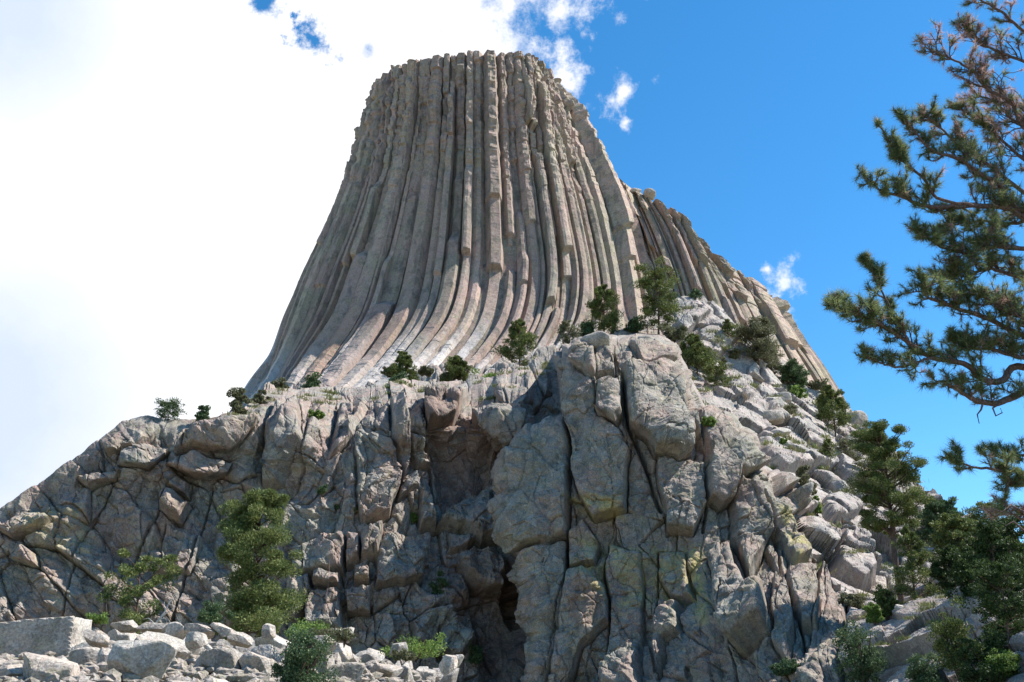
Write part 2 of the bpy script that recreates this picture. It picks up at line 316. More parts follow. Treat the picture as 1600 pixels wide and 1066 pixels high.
def build_wall(rows, ncol, u0, u1, seed, parent, depth, nv, rough_top, nper=11, brk=1.0):
    G = wall(rows); nvr = G.shape[0]; rs = np.random.RandomState(seed)
    wd = np.clip(rs.lognormal(0, 0.42, ncol), 0.5, 1.9); wd = wd/wd.sum()*(u1-u0); ub = u0+np.concatenate([[0], np.cumsum(wd)])
    V = np.linspace(0, nvr-1, nv)
    row = crom(G, V)                                  # nv, nu, 3
    row = row.transpose(1, 0, 2)                      # nu, nv, 3
    def S(u): return crom(row, np.asarray(u, float))  # len(u), nv, 3
    for c in range(ncol):
        a, b = ub[c], ub[c+1]
        # slow sideways wander of the joint lines
        m = rs.uniform(0.20, 0.46); q = rs.uniform(0.56, 0.80)
        t = np.concatenate([np.linspace(0, m, 5)[:-1], np.linspace(m, q, 5)[:-1], np.linspace(q, 1, 5)])
        uu = a+(b-a)*t
        P = S(uu); mid = S([0.5*(a+b)])[0]
        eps = 0.35; Tu = S([min(0.5*(a+b)+eps, u1+0.3)])[0]-S([0.5*(a+b)-eps])[0]; Tv = np.gradient(mid, axis=0)
        Nn = np.cross(Tu, Tv); Nn /= np.linalg.norm(Nn, axis=1)[:, None]+1e-9
        if Nn[nv//2, 1] > 0 and abs(Nn[nv//2, 1]) > 0.2: Nn = -Nn
        if np.mean(Nn[:, 1]) > 0: Nn = -Nn
        Tn = Tu/(np.linalg.norm(Tu, axis=1)[:, None]+1e-9)
        width = np.linalg.norm(P[-1]-P[0], axis=1)            # nv
        vv = V/(nvr-1)
        # facet profile of a five or six sided column
        ty = rs.rand(); dl = rs.uniform(0.06, 0.22) if ty < 0.38 else rs.uniform(0.35, 0.8); dr = rs.uniform(0.06, 0.22) if 0.25 < ty < 0.55 else rs.uniform(0.35, 0.8); tilt = rs.uniform(-0.16, 0.16)
        prof = np.where(t < m, dl*(t/m)-dl, np.where(t > q, -dr*((t-q)/(1-q)), 0.0)) + tilt*(t-0.5)
        prof = prof[:, None]*width[None, :]
        # steps where a column has broken off
        off = np.full(nv, rs.normal(0, 1.25)); nb = rs.poisson(1.5*brk)
        z = mid[:, 2]
        for k in range(nb):
            vb = rs.beta(1.5, 1.9)*0.74
            h = rs.uniform(1.0, 3.6); wv = 0.0035
            if rs.rand() < 0.62: off += h*(1-sst(vb-wv, vb+wv, vv))*1.0     # upper piece stands out, ends in an overhang
            else: off += h*sst(vb-0.012, vb+0.02, vv)                       # a standing tip, the rest has fallen
        off -= np.mean(off)*0.75
        off = np.clip(off, -3.4, 4.0)
        um_ = 0.5*(a+b)
        off += (2.4*vn(P3(np.full_like(vv, um_*1.9), vv*0.7, seed*1.3))+1.2*vn(P3(np.full_like(vv, um_*4.1), vv*1.1, seed*2.3)))*(1-0.3*sst(0.4, 0.8, vv))*(0.35 if (um_ < 2.6 and seed == 11) else 1.0)
        if um_ < 2.6 and seed == 11: off = np.clip(off, -1.2, 1.2)
        off *= (1-0.75*sst(0.72, 0.95, vv))*(0.25+0.75*sst(0.0, 0.10, vv))
        # horizontal joints: piecewise offsets, stronger near the summit
        zj = z/2.6+rs.rand()*50+0.5*vn(P3(z*0.21, np.full_like(z, c*3.1), seed)); zi = np.floor(zj).astype(int)
        jr = hsh(zi, zi*0+c, seed+31)-0.5; zj2 = z/7.5+rs.rand()*9; z2 = np.floor(zj2).astype(int); jr2 = hsh(z2, z2*0+c, seed+32)-0.5
        top = 1-sst(0.08, 0.36, vv); foot = sst(0.60, 0.82, vv)
        off = off+jr*(0.05+rough_top*0.9*top+0.2*foot)+jr2*(0.07+rough_top*1.7*top+0.5*foot)
        fr = zj-zi; off = off-(0.03+0.22*top+0.10*foot)*(jr > 0.1)*np.exp(-((fr)/0.07)**2)
        Nj = Nn[None]; Q = P+Nj*(prof[:, :, None]+off[None, :, None])
        wander = (vn(P3(z*0.05, np.full_like(z, c*1.7+seed)))*0.07+vn(P3(z*0.33, np.full_like(z, c*9.7+seed)))*(0.03+0.30*top))
        Q = Q+Tn[None]*(wander*np.minimum(width*0.16, 1.3))[None, :, None]
        # rock texture of the surface itself
        fb = fbm(Q*np.array([0.9, 0.9, 0.22]), 4, 0.55); fb2 = fbm(Q*np.array([0.33, 0.33, 0.3])+9, 3, 0.5, ridged=True)
        amp = 0.12+0.85*top[None]*rough_top+0.25*foot[None]
        Q = Q+Nj*((fb*0.55*amp+fb2*0.30*amp)[..., None])
        # angular fractures instead of smooth waves
        fc = facet(np.linspace(0, 1, len(t))[:, None]*1.3+c*7.1+0*z[None], z[None]/3.4+0*t[:, None]+c*3.3, seed+41)
        Q = Q+Nj*((fc*(0.10+1.4*top[None]*rough_top+0.5*foot[None])*(0.5+0.5*sst(0, 0.06, vv))[None])[..., None])
        rim = mid[0, 2]+rs.uniform(-0.8, 0.6)*(1.0 if seed == 11 else 1.6)
        Q[..., 2] = np.minimum(Q[..., 2], rim-0.25*t[:, None]*0)
        # side walls into the rock
        l0 = P[0]-Nn*depth+Tn*0.05*width[:, None]; r0 = P[-1]-Nn*depth-Tn*0.05*width[:, None]
        lo = Q[0]; ro = Q[-1]
        strip = np.concatenate([[l0], [0.6*lo+0.4*l0], Q, [0.6*ro+0.4*r0], [r0]])       # k, nv, 3
        strip[..., 2] = np.minimum(strip[..., 2], rim)
        # ragged top: cut rows above and close backwards
        cut = rs.uniform(0, 1); k0 = int(cut*nv*0.004); strip = strip[:, k0:]
        capp = strip[:, :1]*1.0; ctr = capp.mean(0)[0]; cap1 = capp*0.90+ctr*0.10+np.array([0, 0.3, 0.05]); cap2 = capp*0.25+(ctr+np.array([0, 0.8, 0.1]))*0.75
        strip = np.concatenate([cap2, cap1, strip], 1)
        k, n2 = strip.shape[:2]
        cvv = np.repeat(min(1.0, rs.rand()*1.3), k*n2)
        red = np.zeros((k, n2)); pxl = strip
        v2 = np.concatenate([[0, 0], vv[k0:]])[None]
        um = 0.5*(a+b)
        if seed == 11: red = np.exp(-((um-3.4)/1.1)**2)*sst(0.35, 0.7, v2)*(0.75 if rs.rand() < 0.6 else 0.2)+np.zeros((k, n2))
        pal = (0.08+0.92*sst(0.62, 0.80, v2+0.05*rs.normal()))*np.ones((k, n2))*(1-0.7*red)
        yel = (0.35 if seed == 22 else 0.12)*rs.rand()*np.ones((k, n2))
        mesh('column', strip.reshape(-1, 3), gridf(k, n2, True), M['tower'], parent, False, {'cv': cvv, 'red': red, 'yel': yel, 'pal': pal})
    # rock body behind the columns, closed at the back and on top
    uu = np.linspace(0, G.shape[1]-1, 60); Pc = crom(row, uu)[:, ::8]
    cen = Pc.mean(0)[None]; front = Pc+np.array([0, 2.6, 0])
    front[..., 0] = cen[..., 0]+(front[..., 0]-cen[..., 0])*0.955
    back = front.copy(); back[..., 1] = np.maximum(front[..., 1], front[..., 1].max())+8
    sec = np.concatenate([front, back[::-1], front[:1]], 0); k, n2 = sec.shape[:2]
    topc = sec[:, :1].mean(0)[None].repeat(k, 0)+np.array([0, 0, 1.0]); sec = np.concatenate([topc, sec[:, :1]*0.6+topc*0.4+np.array([0,0,0.7]), sec-np.array([0, 0, 0.6])], 1)
    o = mesh('rock_body', sec.reshape(-1, 3), gridf(k, n2+2, True), M['tower'], parent, True)
tower = empty('rock_tower', tuple(at(760, 600, 340)))
tower.location = (0, 0, 0)
tag(tower, 'huge grey flat topped rock tower of tall vertical stone columns rising above the cliff', 'rock tower')
build_wall(MAIN, 40, 0.7, 10.35, 11, tower, 5.0, 760, 1.0)
build_wall(SHO, 26, 0.6, 9.4, 22, tower, 4.0, 520, 0.6, 9, 1.0)
# ------------------------------------------------------------------ the lower cliff and the talus slope
TOPX = [-260, -150, 0, 60, 130, 190, 230, 262, 300, 340, 380, 400, 430, 480, 560, 640, 700, 760, 820, 868, 885, 910, 960, 1000, 1030, 1060, 1095, 1130, 1170, 1232, 1300, 1335, 1372, 1410, 1450, 1500, 1560, 1650, 1850]
TOPY = [950, 880, 796, 752, 704, 658, 647, 652, 655, 652, 640, 622, 612, 606, 604, 596, 596, 590, 574, 556, 540, 528, 522, 505, 478, 466, 460, 484, 540, 596, 632, 646, 690, 730, 772, 806, 832, 860, 930]
BACK = [  # x, y, distance
 (-260,950,150),(-150,880,150),(0,796,152),(130,704,162),(230,647,176),(300,655,185),(380,640,198),(430,612,222),(480,606,232),(560,604,236),(640,596,238),(700,596,238),(760,590,236),(820,574,234),(885,545,240),(940,525,262),(1000,505,288),(1060,466,318),(1095,460,322),(1130,484,318),(1170,540,312),(1232,596,310),(1300,632,316),(1335,646,312),(1372,690,292),(1450,772,240),(1500,806,200),(1560,832,160),(1650,860,130),(1850,930,110),
 (-260,1150,118),(0,1150,118),(200,1150,122),(400,1150,124),(600,1150,126),(760,1150,130),(900,1150,128),(1100,1150,118),(1300,1150,96),(1500,1150,66),(1850,1150,50),
 (0,900,142),(150,800,152),(250,750,164),(250,950,136),(420,720,178),(420,850,152),(420,980,136),(540,680,188),(540,800,160),(560,930,138),(640,700,184),(640,860,152),(720,680,196),(720,790,178),(730,920,152),(740,1040,144),(800,700,190),(820,840,168),(820,960,156),
 (480,640,208),(600,630,210),(700,630,212),(790,615,212),
 (900,700,188),(900,900,160),(1000,600,215),(1080,560,262),(1040,700,180),(1130,640,218),(1110,560,278),(1200,660,238),(1170,740,180),(1240,740,196),(1290,700,246),(1340,720,258),(1300,800,182),(1360,800,208),(1420,830,192),(1270,860,148),(1350,880,158),(1300,960,124),(1400,960,126),(1450,900,150),(1520,900,136),(1480,980,108),(1600,960,98)]
BUTP = [(872,560),(880,546),(900,532),(930,526),(965,528),(1000,522),(1030,524),(1052,540),(1064,566),(1080,610),(1098,640),(1140,652),(1172,690),(1200,742),(1232,792),(1262,846),(1282,884),(1302,912),(1322,960),(1330,1030),(1330,1200),(824,1200),(826,1060),(836,1000),(820,930),(808,872),(792,826),(780,790),(800,735),(812,690),(838,664),(880,650),(876,610)]
BUTD = [(880,546,176),(930,526,184),(1000,522,192),(1052,535,196),(880,640,160),(960,600,158),(1050,600,162),(1100,650,160),(1180,700,158),(980,700,146),(900,740,148),(800,780,154),(840,680,160),(1060,720,143),(1140,780,140),(1240,800,150),(1270,880,138),(960,860,138),(860,860,142),(1100,900,128),(1200,900,130),(1300,930,128),(850,1000,134),(1000,1000,126),(1180,1020,118),(1310,1040,116),(850,1180,124),(1100,1180,114),(1320,1180,108)]
BACK = [(a, b, 170+(c-170)*0.36) if (a <= 820 and b >= 615) or a <= 400 and b > 640 else (a, b, c) for a, b, c in BACK]
BUTD = [(a, b, 150+(c-150)*0.45) for a, b, c in BUTD]
xs = np.arange(-200, 1801, 1.2); nX = len(xs); nY = 620
top = np.interp(xs, TOPX, TOPY); vr = np.linspace(0, 1, nY)
topn = top+2.5*fbm(P3(xs*0.03, xs*0), 4, 0.6)
X = np.repeat(xs[None], nY, 0); Y = topn[None]+(1150-topn)[None]*vr[:, None]
def coarse(pts):
    gx = np.linspace(-270, 1860, 110); gy = np.linspace(440, 1160, 70); Z = tps(pts, gx[None]+0*gy[:, None], gy[:, None]+0*gx[None])
    fx = (X-gx[0])/(gx[1]-gx[0]); fy = (Y-gy[0])/(gy[1]-gy[0]); i = np.clip(fx.astype(int), 0, 108); j = np.clip(fy.astype(int), 0, 68); fx -= i; fy -= j
    return (Z[j, i]*(1-fx)+Z[j, i+1]*fx)*(1-fy)+(Z[j+1, i]*(1-fx)+Z[j+1, i+1]*fx)*fy
wX = X+5*vn(P3(X*0.02, Y*0.02, 3))+1.3*vn(P3(X*0.07, Y*0.07, 5))+0.35*vn(P3(X*0.2, Y*0.2, 8))
wY = Y+5*vn(P3(X*0.02, Y*0.02, 13))+1.3*vn(P3(X*0.07, Y*0.07, 15))+0.35*vn(P3(X*0.2, Y*0.2, 18))
D0 = coarse(BACK); D1 = coarse(BUTD)
sdB = polysd(wX, wY, BUTP)
edge = 26.0
mB = np.where(sdB > 0, 1-(1-np.clip(sdB/edge, 0, 1))**2*0.30, 0)*1.0
mB = np.where(sdB > -5, np.maximum(mB, 0.70*sst(-5, 1, sdB)), 0)
# on the right and along the top the buttress melts into the slope behind it
D1 = np.minimum(D1, D0+2)
D = D0*(1-mB)+D1*mB
P0 = at(X, Y, D)
def smooth(a, k):
    for ax in (0, 1):
        c = np.cumsum(np.concatenate([np.repeat(np.take(a, [0], ax), k+1, ax), a, np.repeat(np.take(a, [-1], ax), k, ax)], ax), axis=ax)
        n = a.shape[ax]; a = (np.take(c, np.arange(n)+2*k+1, ax)-np.take(c, np.arange(n), ax))/(2*k+1)
    return a
Ps = smooth(P0, 9)
du = np.gradient(Ps, axis=1); dv = np.gradient(Ps, axis=0); Nm = np.cross(du, dv); Nm /= np.linalg.norm(Nm, axis=2)[..., None]+1e-9
Nm = np.where((Nm*(Ps-np.array([0, 0, CAMZ]))).sum(-1)[..., None] > 0, -Nm, Nm); Nm = smooth(Nm, 6)
# keep the push direction from running off along grazing faces
vd = -(Ps-np.array([0, 0, CAMZ])); vd /= np.linalg.norm(vd, axis=2)[..., None]; Nm = Nm+0.35*vd; Nm /= np.linalg.norm(Nm, axis=2)[..., None]
mpp = D/FPX                                           # metres per photo pixel
# regions: left cliff (joints lean right), centre (upright), talus (slabs sliding down to the right)
tal = np.clip(sst(-4, 10, -sdB)*sst(-12, 30, (X-(1035+0.10*(Y-520)))), 0, 1)*(X > 900)
shelf = sst(0, 1, (24-(Y-topn[None]))/16)*(X > 395)*(X < 1040)
lean = 1-sst(380, 560, X)
H = np.zeros_like(X); CV = np.zeros_like(X)
def vlayer(ang, ax, ay, seed, amp, tiltx, tilty, brad, crack, w, gapw=0.05, lift=1.0, br=0.3, world=False):
    """fractured blocks: cell size ax by ay photo px, long axis leaning ang degrees"""
    global H, CV
    ca, sa = math.cos(R(ang)), math.sin(R(ang)); xr = (wX*ca+wY*sa)/ax; yr = (-wX*sa+wY*ca)/ay
    if world:
        qx = P0[..., 0]+2.0*vn(P0*0.12); qy = P0[..., 1]*0.82+P0[..., 2]*0.57+2.0*vn(P0*0.12+40)
        xr = (qx*ca+qy*sa)/ax; yr = (-qx*sa+qy*ca)/ay
    yr = yr+0.55*hsh(np.floor(xr+0.3).astype(int), np.zeros_like(xr, int), seed+77)
    e, dx, dy, r1, r2, r3 = voro(xr, yr, seed)
    s = min(ax, ay)*mpp
    h = amp*lift*(r1-0.5)+tiltx*amp*(r2-0.5)*dx*2+tilty*amp*((r3-0.42))*(-dy)*2
    h = h+brad*amp*bevel(e, br)-crack*np.exp(-(e/gapw)**2)*sst(-0.35, 0.45, vn(P3(X*0.021, Y*0.021, seed*0.7)))
    H = H+h*w; CV = CV+(r3-0.5)*w*0.5
blockmask = np.zeros_like(X)
BL = [
 # buttress
 ([(780,788),(806,687),(846,657),(887,661),(889,749),(885,840),(850,854),(811,858),(789,819)],4.2,34,0,1.2),
 ([(815,862),(885,845),(883,932),(859,1080),(824,1080),(837,993),(806,906)],2.6,24,0,0),
 ([(878,545),(925,535),(937,648),(972,679),(983,709),(981,801),(929,814),(907,784),(894,744),(889,652)],3.8,26,0,1.4),
 ([(929,600),(968,598),(977,657),(968,672),(942,657)],5.0,16,0,2.5),
 ([(972,580),(1000,572),(1055,578),(1060,630),(1077,714),(1060,722),(1020,712),(1008,690),(985,670)],5.6,26,0.5,2.4),
 ([(1025,714),(1077,718),(1103,731),(1099,797),(1082,836),(1042,832),(1034,775)],3.6,20,0,2.2),
 ([(887,832),(911,814),(933,845),(931,880),(889,893)],2.8,16,0,0.6),
 ([(885,902),(911,893),(946,915),(948,976),(907,1020),(880,1090),(854,1090),(867,1015)],4.6,26,0,1.0),
 ([(950,849),(999,862),(1003,924),(999,1090),(950,1090)],2.0,14,0,0),
 ([(1029,937),(1060,941),(1064,993),(1042,1007),(1027,1066),(1025,993)],3.2,16,0,0.4),
 ([(1029,862),(1069,862),(1082,937),(1047,932),(1029,897)],2.6,14,0,1.0),
 ([(1069,648),(1108,639),(1165,683),(1191,735),(1143,753),(1138,784),(1121,797),(1103,788),(1099,709)],4.4,30,0,1.6),
 ([(1143,753),(1178,766),(1200,845),(1173,906),(1147,845),(1138,792)],3.4,16,0.8,0),
 ([(1178,766),(1217,810),(1265,880),(1243,889),(1200,845)],3.6,9,1.0,0),
 ([(1108,867),(1143,858),(1152,897),(1178,945),(1204,950),(1208,1007),(1160,1028),(1143,993),(1125,941)],5.4,18,1.2,1.8),
 ([(1230,893),(1270,889),(1278,993),(1252,989),(1235,945)],2.8,14,0,0),
 ([(1283,880),(1320,928),(1320,1090),(1265,1090),(1270,950)],1.6,14,0,0),
 ([(1210,900),(1228,905),(1240,985),(1236,1040),(1212,1020)],2.2,10,0,0.5),
 ([(900,536),(935,530),(962,545),(960,590),(925,596),(898,575)],3.2,24,0,0.8),
 ([(985,545),(1020,535),(1048,548),(1050,572),(1000,572)],2.4,14,0,0.5),
 # centre cliff
 ([(553,700),(584,683),(606,687),(619,766),(610,814),(562,827),(553,775)],4.2,14,1.0,0.6),
 ([(606,630),(632,628),(634,700),(622,766),(611,687)],4.4,8,1.2,0.2),
 ([(636,679),(662,683),(667,740),(645,740)],4.4,7,0.9,0.8),
 ([(649,775),(671,784),(682,819),(654,825)],4.2,8,1.2,0.8),
 ([(619,757),(645,744),(649,775),(619,792)],3.2,8,0.6,0.6),
 ([(413,679),(431,648),(466,642),(474,687),(444,762),(409,762)],4.0,18,0.6,0.6),
 ([(527,639),(568,635),(553,692),(514,718),(522,674)],3.4,14,0.8,0.8),
 ([(667,617),(732,613),(715,648),(671,672)],6.2,10,0.5,2.6),
 ([(457,871),(501,849),(536,849),(536,897),(505,906),(457,902)],5.2,18,0.2,1.0),
 ([(448,910),(487,906),(492,932),(466,972),(448,963)],5.2,14,0.4,1.2),
 ([(494,906),(533,906),(531,922),(496,925)],5.6,7,0.3,1),
 ([(483,937),(531,926),(536,985),(483,985)],5.0,12,0.3,0.8),
 ([(538,847),(558,849),(560,884),(539,889)],4.8,8,0.4,0.6),
 ([(559,845),(597,832),(588,880),(563,884)],4.6,12,0.6,0.9),
 ([(553,893),(575,897),(575,917),(553,917)],5.2,8,0.5,1.0),
 ([(538,924),(579,926),(577,963),(540,963)],4.0,10,0.5,0.8),
 ([(584,871),(601,845),(645,836),(660,871),(658,906),(627,915),(584,924)],4.4,20,0.3,1.4),
 ([(636,976),(662,954),(697,950),(741,1007),(724,1030),(640,1010)],5.4,22,0.2,0.8),
 ([(684,814),(753,762),(768,775),(776,840),(755,849),(724,823)],5.4,18,0.2,2.6),
 ([(702,827),(750,840),(732,854),(702,854)],2.6,10,0,0.8),
 ([(741,639),(794,631),(810,650),(807,679),(785,727),(759,692)],4.2,18,0,1.2),
 ([(715,862),(775,858),(794,871),(796,898),(786,900),(780,923),(750,923),(715,884)],3.8,12,0,1.8),
 ([(662,640),(700,628),(745,645),(785,690),(775,750),(735,765),(702,795),(684,778),(672,700)],-3.6,3,-0.8,0),
 ([(780,901),(812,897),(820,962),(800,966),(786,925)],-9.0,3,0,0),
 ([(728,900),(760,925),(790,925),(812,900),(826,1120),(770,1120),(735,1010)],-6.0,5,0,0),
 # left cliff
 ([(247,779),(271,770),(295,788),(280,816),(262,814),(247,801)],5.6,14,0.5,2.2),
 ([(258,744),(271,738),(293,753),(291,773),(262,766)],4.6,12,0.3,1.6),
 ([(262,731),(306,716),(363,722),(354,740),(319,746),(280,735)],5.0,14,0,2.0),
 ([(232,862),(245,854),(267,880),(280,893),(245,889)],4.4,11,1.0,0.8),
 ([(315,683),(372,659),(394,674),(359,705),(280,718),(271,705)],3.8,18,0,1.6),
 ([(0,827),(26,814),(66,801),(87,819),(66,836),(26,845)],3.8,14,0,1.6),
 ([(17,862),(35,854),(61,871),(66,889),(26,880)],3.6,14,0.3,1.2),
 ([(258,823),(315,836),(297,893),(262,889),(249,854)],2.4,12,0,0.4),
 ([(122,749),(188,740),(184,753),(144,766)],3.8,11,0,1.4),
 ([(150,690),(200,660),(235,652),(250,662),(205,700),(165,712)],1.4,14,0,1.0),
 ([(190,700),(240,690),(262,700),(230,735),(185,730)],3.0,16,0,1.4),
 # talus slabs
 ([(1186,679),(1239,674),(1269,709),(1295,727),(1287,744),(1226,744),(1186,705)],5.0,18,0,1.0),
 ([(1291,744),(1335,740),(1352,766),(1350,782),(1313,770)],7.0,12,0,2.0),
 ([(1282,788),(1335,783),(1352,792),(1326,818),(1287,827)],5.0,14,0,1.0),
 ([(1204,740),(1247,762),(1252,779),(1208,779)],4.2,14,0,1.0),
 ([(1217,783),(1265,797),(1265,814),(1239,810)],4.0,12,0,0.8),
 ([(1182,626),(1204,622),(1217,657),(1186,661)],4.6,14,0,1.2),
 ([(1300,823),(1348,853),(1370,884),(1348,906),(1313,871)],3.4,16,0,0.8),
 ([(1090,520),(1130,510),(1150,540),(1120,560),(1092,548)],4.4,16,0,1.0),
 ([(1135,590),(1170,600),(1185,635),(1150,640)],4.0,14,0,1.0),
 ([(1050,500),(1085,480),(1105,500),(1070,520)],4.4,12,0,0.8),
]
red = np.zeros_like(X); yel = np.zeros_like(X)
for (pts, h, bev, gx, gy) in BL:
    p = np.array(pts, float); x0, y0 = p.min(0)-14; x1, y1 = p.max(0)+14
    c0, c1 = np.searchsorted(xs, [x0, x1]); rr = np.where((Y[:, c0:c1].max(1) > y0) & (Y[:, c0:c1].min(1) < y1))[0]
    if len(rr) == 0 or c1 <= c0: continue
    r0, r1 = rr[0], rr[-1]+1; sx, sy = wX[r0:r1, c0:c1], wY[r0:r1, c0:c1]
    sd = polysd(sx, sy, pts); c = p.mean(0); sz = (p.max(0)-p.min(0)); k = 0.72; bev = bev*0.6
    ins = sst(-0.8, 1.6, sd)
    body = h*(0.62+0.38*(1+bevel(sd, bev)))+gx*(sx-c[0])/sz[0]*1.6+gy*((sy-c[1])/sz[1])*1.6
    if h < 0: body = h*sst(-1, bev, sd)+gx*(sx-c[0])/sz[0]
    H[r0:r1, c0:c1] += k*body*ins-0.5*np.exp(-((sd+1.0)/1.6)**2)
    blockmask[r0:r1, c0:c1] = np.maximum(blockmask[r0:r1, c0:c1], ins*(1.4 if h < 0 else 1.0))
    CV[r0:r1, c0:c1] += ins*(random.Random(int(c[0])).random()-0.5)*0.6
free = np.clip(1-0.65*blockmask, 0.05, 1)
up = (1-tal)*(1-lean)
butm = sst(0, 10, sdB)
# large, medium and small blocks in every region
vlayer(-38, 62, 120, 100, 1.9, 0.9, 0.3, 0.3, 0.55, lean*free, 0.018, br=0.10)
vlayer(-30, 29, 44, 110, 0.7, 0.8, 0.4, 0.3, 0.16, lean*(0.5+0.5*free), 0.022, br=0.08)
vlayer(-50, 12, 16, 120, 0.22, 1.0, 0.8, 0.3, 0.14, lean, 0.04, br=0.1)
vlayer(-6, 54, 78, 200, 2.1, 0.9, 0.2, 0.3, 0.65, up*free*(1-0.4*butm), 0.018, br=0.10)
vlayer(-3, 27, 36, 210, 0.95, 0.8, 0.3, 0.3, 0.2, up*(0.5+0.5*free)*(1-0.4*butm), 0.022, br=0.08)
vlayer(4, 12, 15, 220, 0.26, 1.0, 0.8, 0.3, 0.14, up*(1-0.4*butm), 0.04, br=0.1)
vlayer(24, 19.0, 33, 300, 4.6, 0.7, 0.6, 0.15, 1.6, tal*free, 0.016, br=0.10, world=True)
vlayer(-15, 8.5, 13.0, 310, 1.6, 0.8, 0.7, 0.12, 0.5, tal*(0.5+0.5*free), 0.025, br=0.10, world=True)
vlayer(10, 3.0, 4.0, 320, 0.16, 1.0, 0.9, 0.3, 0.2, tal, 0.05, br=0.1, world=True)
# flat fracture faces meeting in creases
H += (1-tal)*((4.6-2.2*butm)*facet(wX/50, wY/72, 501, 0.35)+(2.3-1.0*butm)*facet(wX/24, wY/31, 502, -0.5)+(0.8-0.35*butm)*facet(wX/11, wY/13, 503, 0.9)+0.3*facet(wX/5.2, wY/5.6, 504, 0.2))
qx = P0[..., 0]+1.0*vn(P0*0.15); qy = P0[..., 1]*0.82+P0[..., 2]*0.57+1.0*vn(P0*0.15+40)
H += tal*(4.4*facet(qx/17, qy/22, 511, 0.5)+1.8*facet(qx/7.6, qy/9, 512, -0.3)+0.5*facet(qx/3, qy/3.6, 513, 1.0))
# long cracks seen in the photo
def crack(pts, wpx, dep):
    global H
    H = H-0.55*dep*np.exp(-(segd(wX, wY, pts)/(0.7*wpx))**2)
for pts, wpx, dep in [
 ([(887,560),(888,650),(890,760),(886,860),(884,905)],2.6,3.0),([(972,590),(986,680),(1015,740),(1032,800)],3.6,4.0),([(983,700),(982,800)],1.8,1.6),
 ([(1060,560),(1082,650),(1102,715),(1103,790),(1098,830)],2.6,3.0),([(885,905),(868,1015),(856,1066)],2.0,2.0),([(949,850),(950,1066)],1.8,1.6),([(1027,860),(1026,1066)],1.8,2.0),
 ([(1204,840),(1230,920),(1250,985),(1262,1066)],2.6,3.0),([(1138,790),(1150,850),(1180,940)],2,1.6),([(1143,940),(1146,1066)],2.0,2.4),([(814,862),(850,858),(887,846)],2.0,1.4),
 ([(300,700),(250,800),(195,880),(150,940)],2.2,2.0),([(330,760),(300,860),(262,985)],2.4,2.2),([(180,760),(120,850),(90,960)],2.2,1.6),([(669,690),(672,770),(690,820)],3.0,3.6),
 ([(690,905),(740,960),(760,1040)],2.4,2.0),([(700,862),(780,870)],1.6,1.2),([(345,765),(400,768),(455,790)],1.8,1.4),([(480,660),(470,740),(440,820)],2.4,1.8),([(700,960),(780,930),(826,950)],1.8,1.4)]:
    crack(pts, wpx, dep)
Pn = P0/2.2
H = H+0.6*fbm(P0*0.13, 3, 0.5)+0.10*fbm(P0*np.array([0.6, 0.6, 0.5]), 4, 0.55, ridged=True)+0.11*fbm(P0*1.6+7, 4, 0.65)
H = H*(1-(0.55+0.25*lean)*sst(0.93, 0.99, 1-vr)[:, None]*(1-tal))
pal = 0.36*tal+0.12*shelf
Gd = np.hypot(np.gradient(D, axis=1)/1.2, np.gradient(D, axis=0)/((1150-topn)/(nY-1))[None]); H = H/(1+(Gd/2.6)**3)
PC = P0+Nm*H[..., None]
red += sst(-6, 6, polysd(wX, wY, [(662,640),(700,625),(745,645),(785,690),(772,750),(735,765),(704,796),(682,775),(672,700)]))*0.62
red += 0.55*sst(-8, 10, polysd(wX, wY, [(690,870),(800,860),(820,1000),(830,1066),(770,1066),(700,960)]))
red += 0.7*sst(-3, 4, polysd(wX, wY, [(1316,762),(1352,768),(1352,794),(1325,788)]))
red += 0.6*sst(-5, 8, polysd(wX, wY, [(905,900),(945,920),(945,975),(905,1010),(890,960)]))
for pl, k in (([(1196,800),(1222,815),(1268,884),(1243,892),(1215,850)],0.95),([(885,780),(980,790),(975,812),(925,815)],0.8),([(900,840),(1090,850),(1095,940),(960,960),(900,900)],0.5),([(1075,860),(1100,860),(1110,980),(1085,980)],0.8),([(40,800),(130,790),(150,850),(60,880)],0.4)):
    yel += k*sst(-8, 10, polysd(wX, wY, pl))
yel += 0.08*butm
# far edge: carry the surface on behind the skyline (or up to the foot of the columns)
nb = 46; tb = np.linspace(0, 1, nb+1)[1:]
T0 = PC[0]; ext = np.zeros((nb, nX, 3))
q = np.interp(xs, [-260, 380, 410, 560, 760, 880, 1000, 1045, 1060, 1330, 1370, 1850], [0, 0, 1, 1, 1, 1, 1, 0.8, 0.6, 0.5, 0, 0])
tgtx = T0+np.array([0, 70, -30.0])
shx = np.interp(xs, [380, 480, 560, 655, 744, 838, 928, 1045], [380, 470, 560, 655, 744, 838, 928, 1045]); shy = np.interp(xs, [380, 418, 482, 562, 655, 744, 838, 928, 1038], [612, 606, 598, 592, 582, 572, 556, 538, 512])
sh = at(xs, shy, np.interp(xs, [380, 482, 655, 838, 928, 1038], [330, 300, 286, 296, 306, 322]))
T1 = tgtx*(1-q[:, None])+sh*q[:, None]
arch = np.sin(tb*math.pi)[:, None]*np.array(0.0)
ext = T0[None]+(T1-T0)[None]*tb[:, None, None]
low = 5.0*np.sin(tb*math.pi)[:, None]*q[None]; ext[..., 2] -= low
e, dx_, dy_, r1, r2, r3 = voro(ext[..., 0]/7.5, ext[..., 1]/9.0, 900); e2, _, _, s1, s2, s3 = voro(ext[..., 0]/2.8, ext[..., 1]/3.4, 910)
fade = sst(0, 0.10, tb)[:, None]
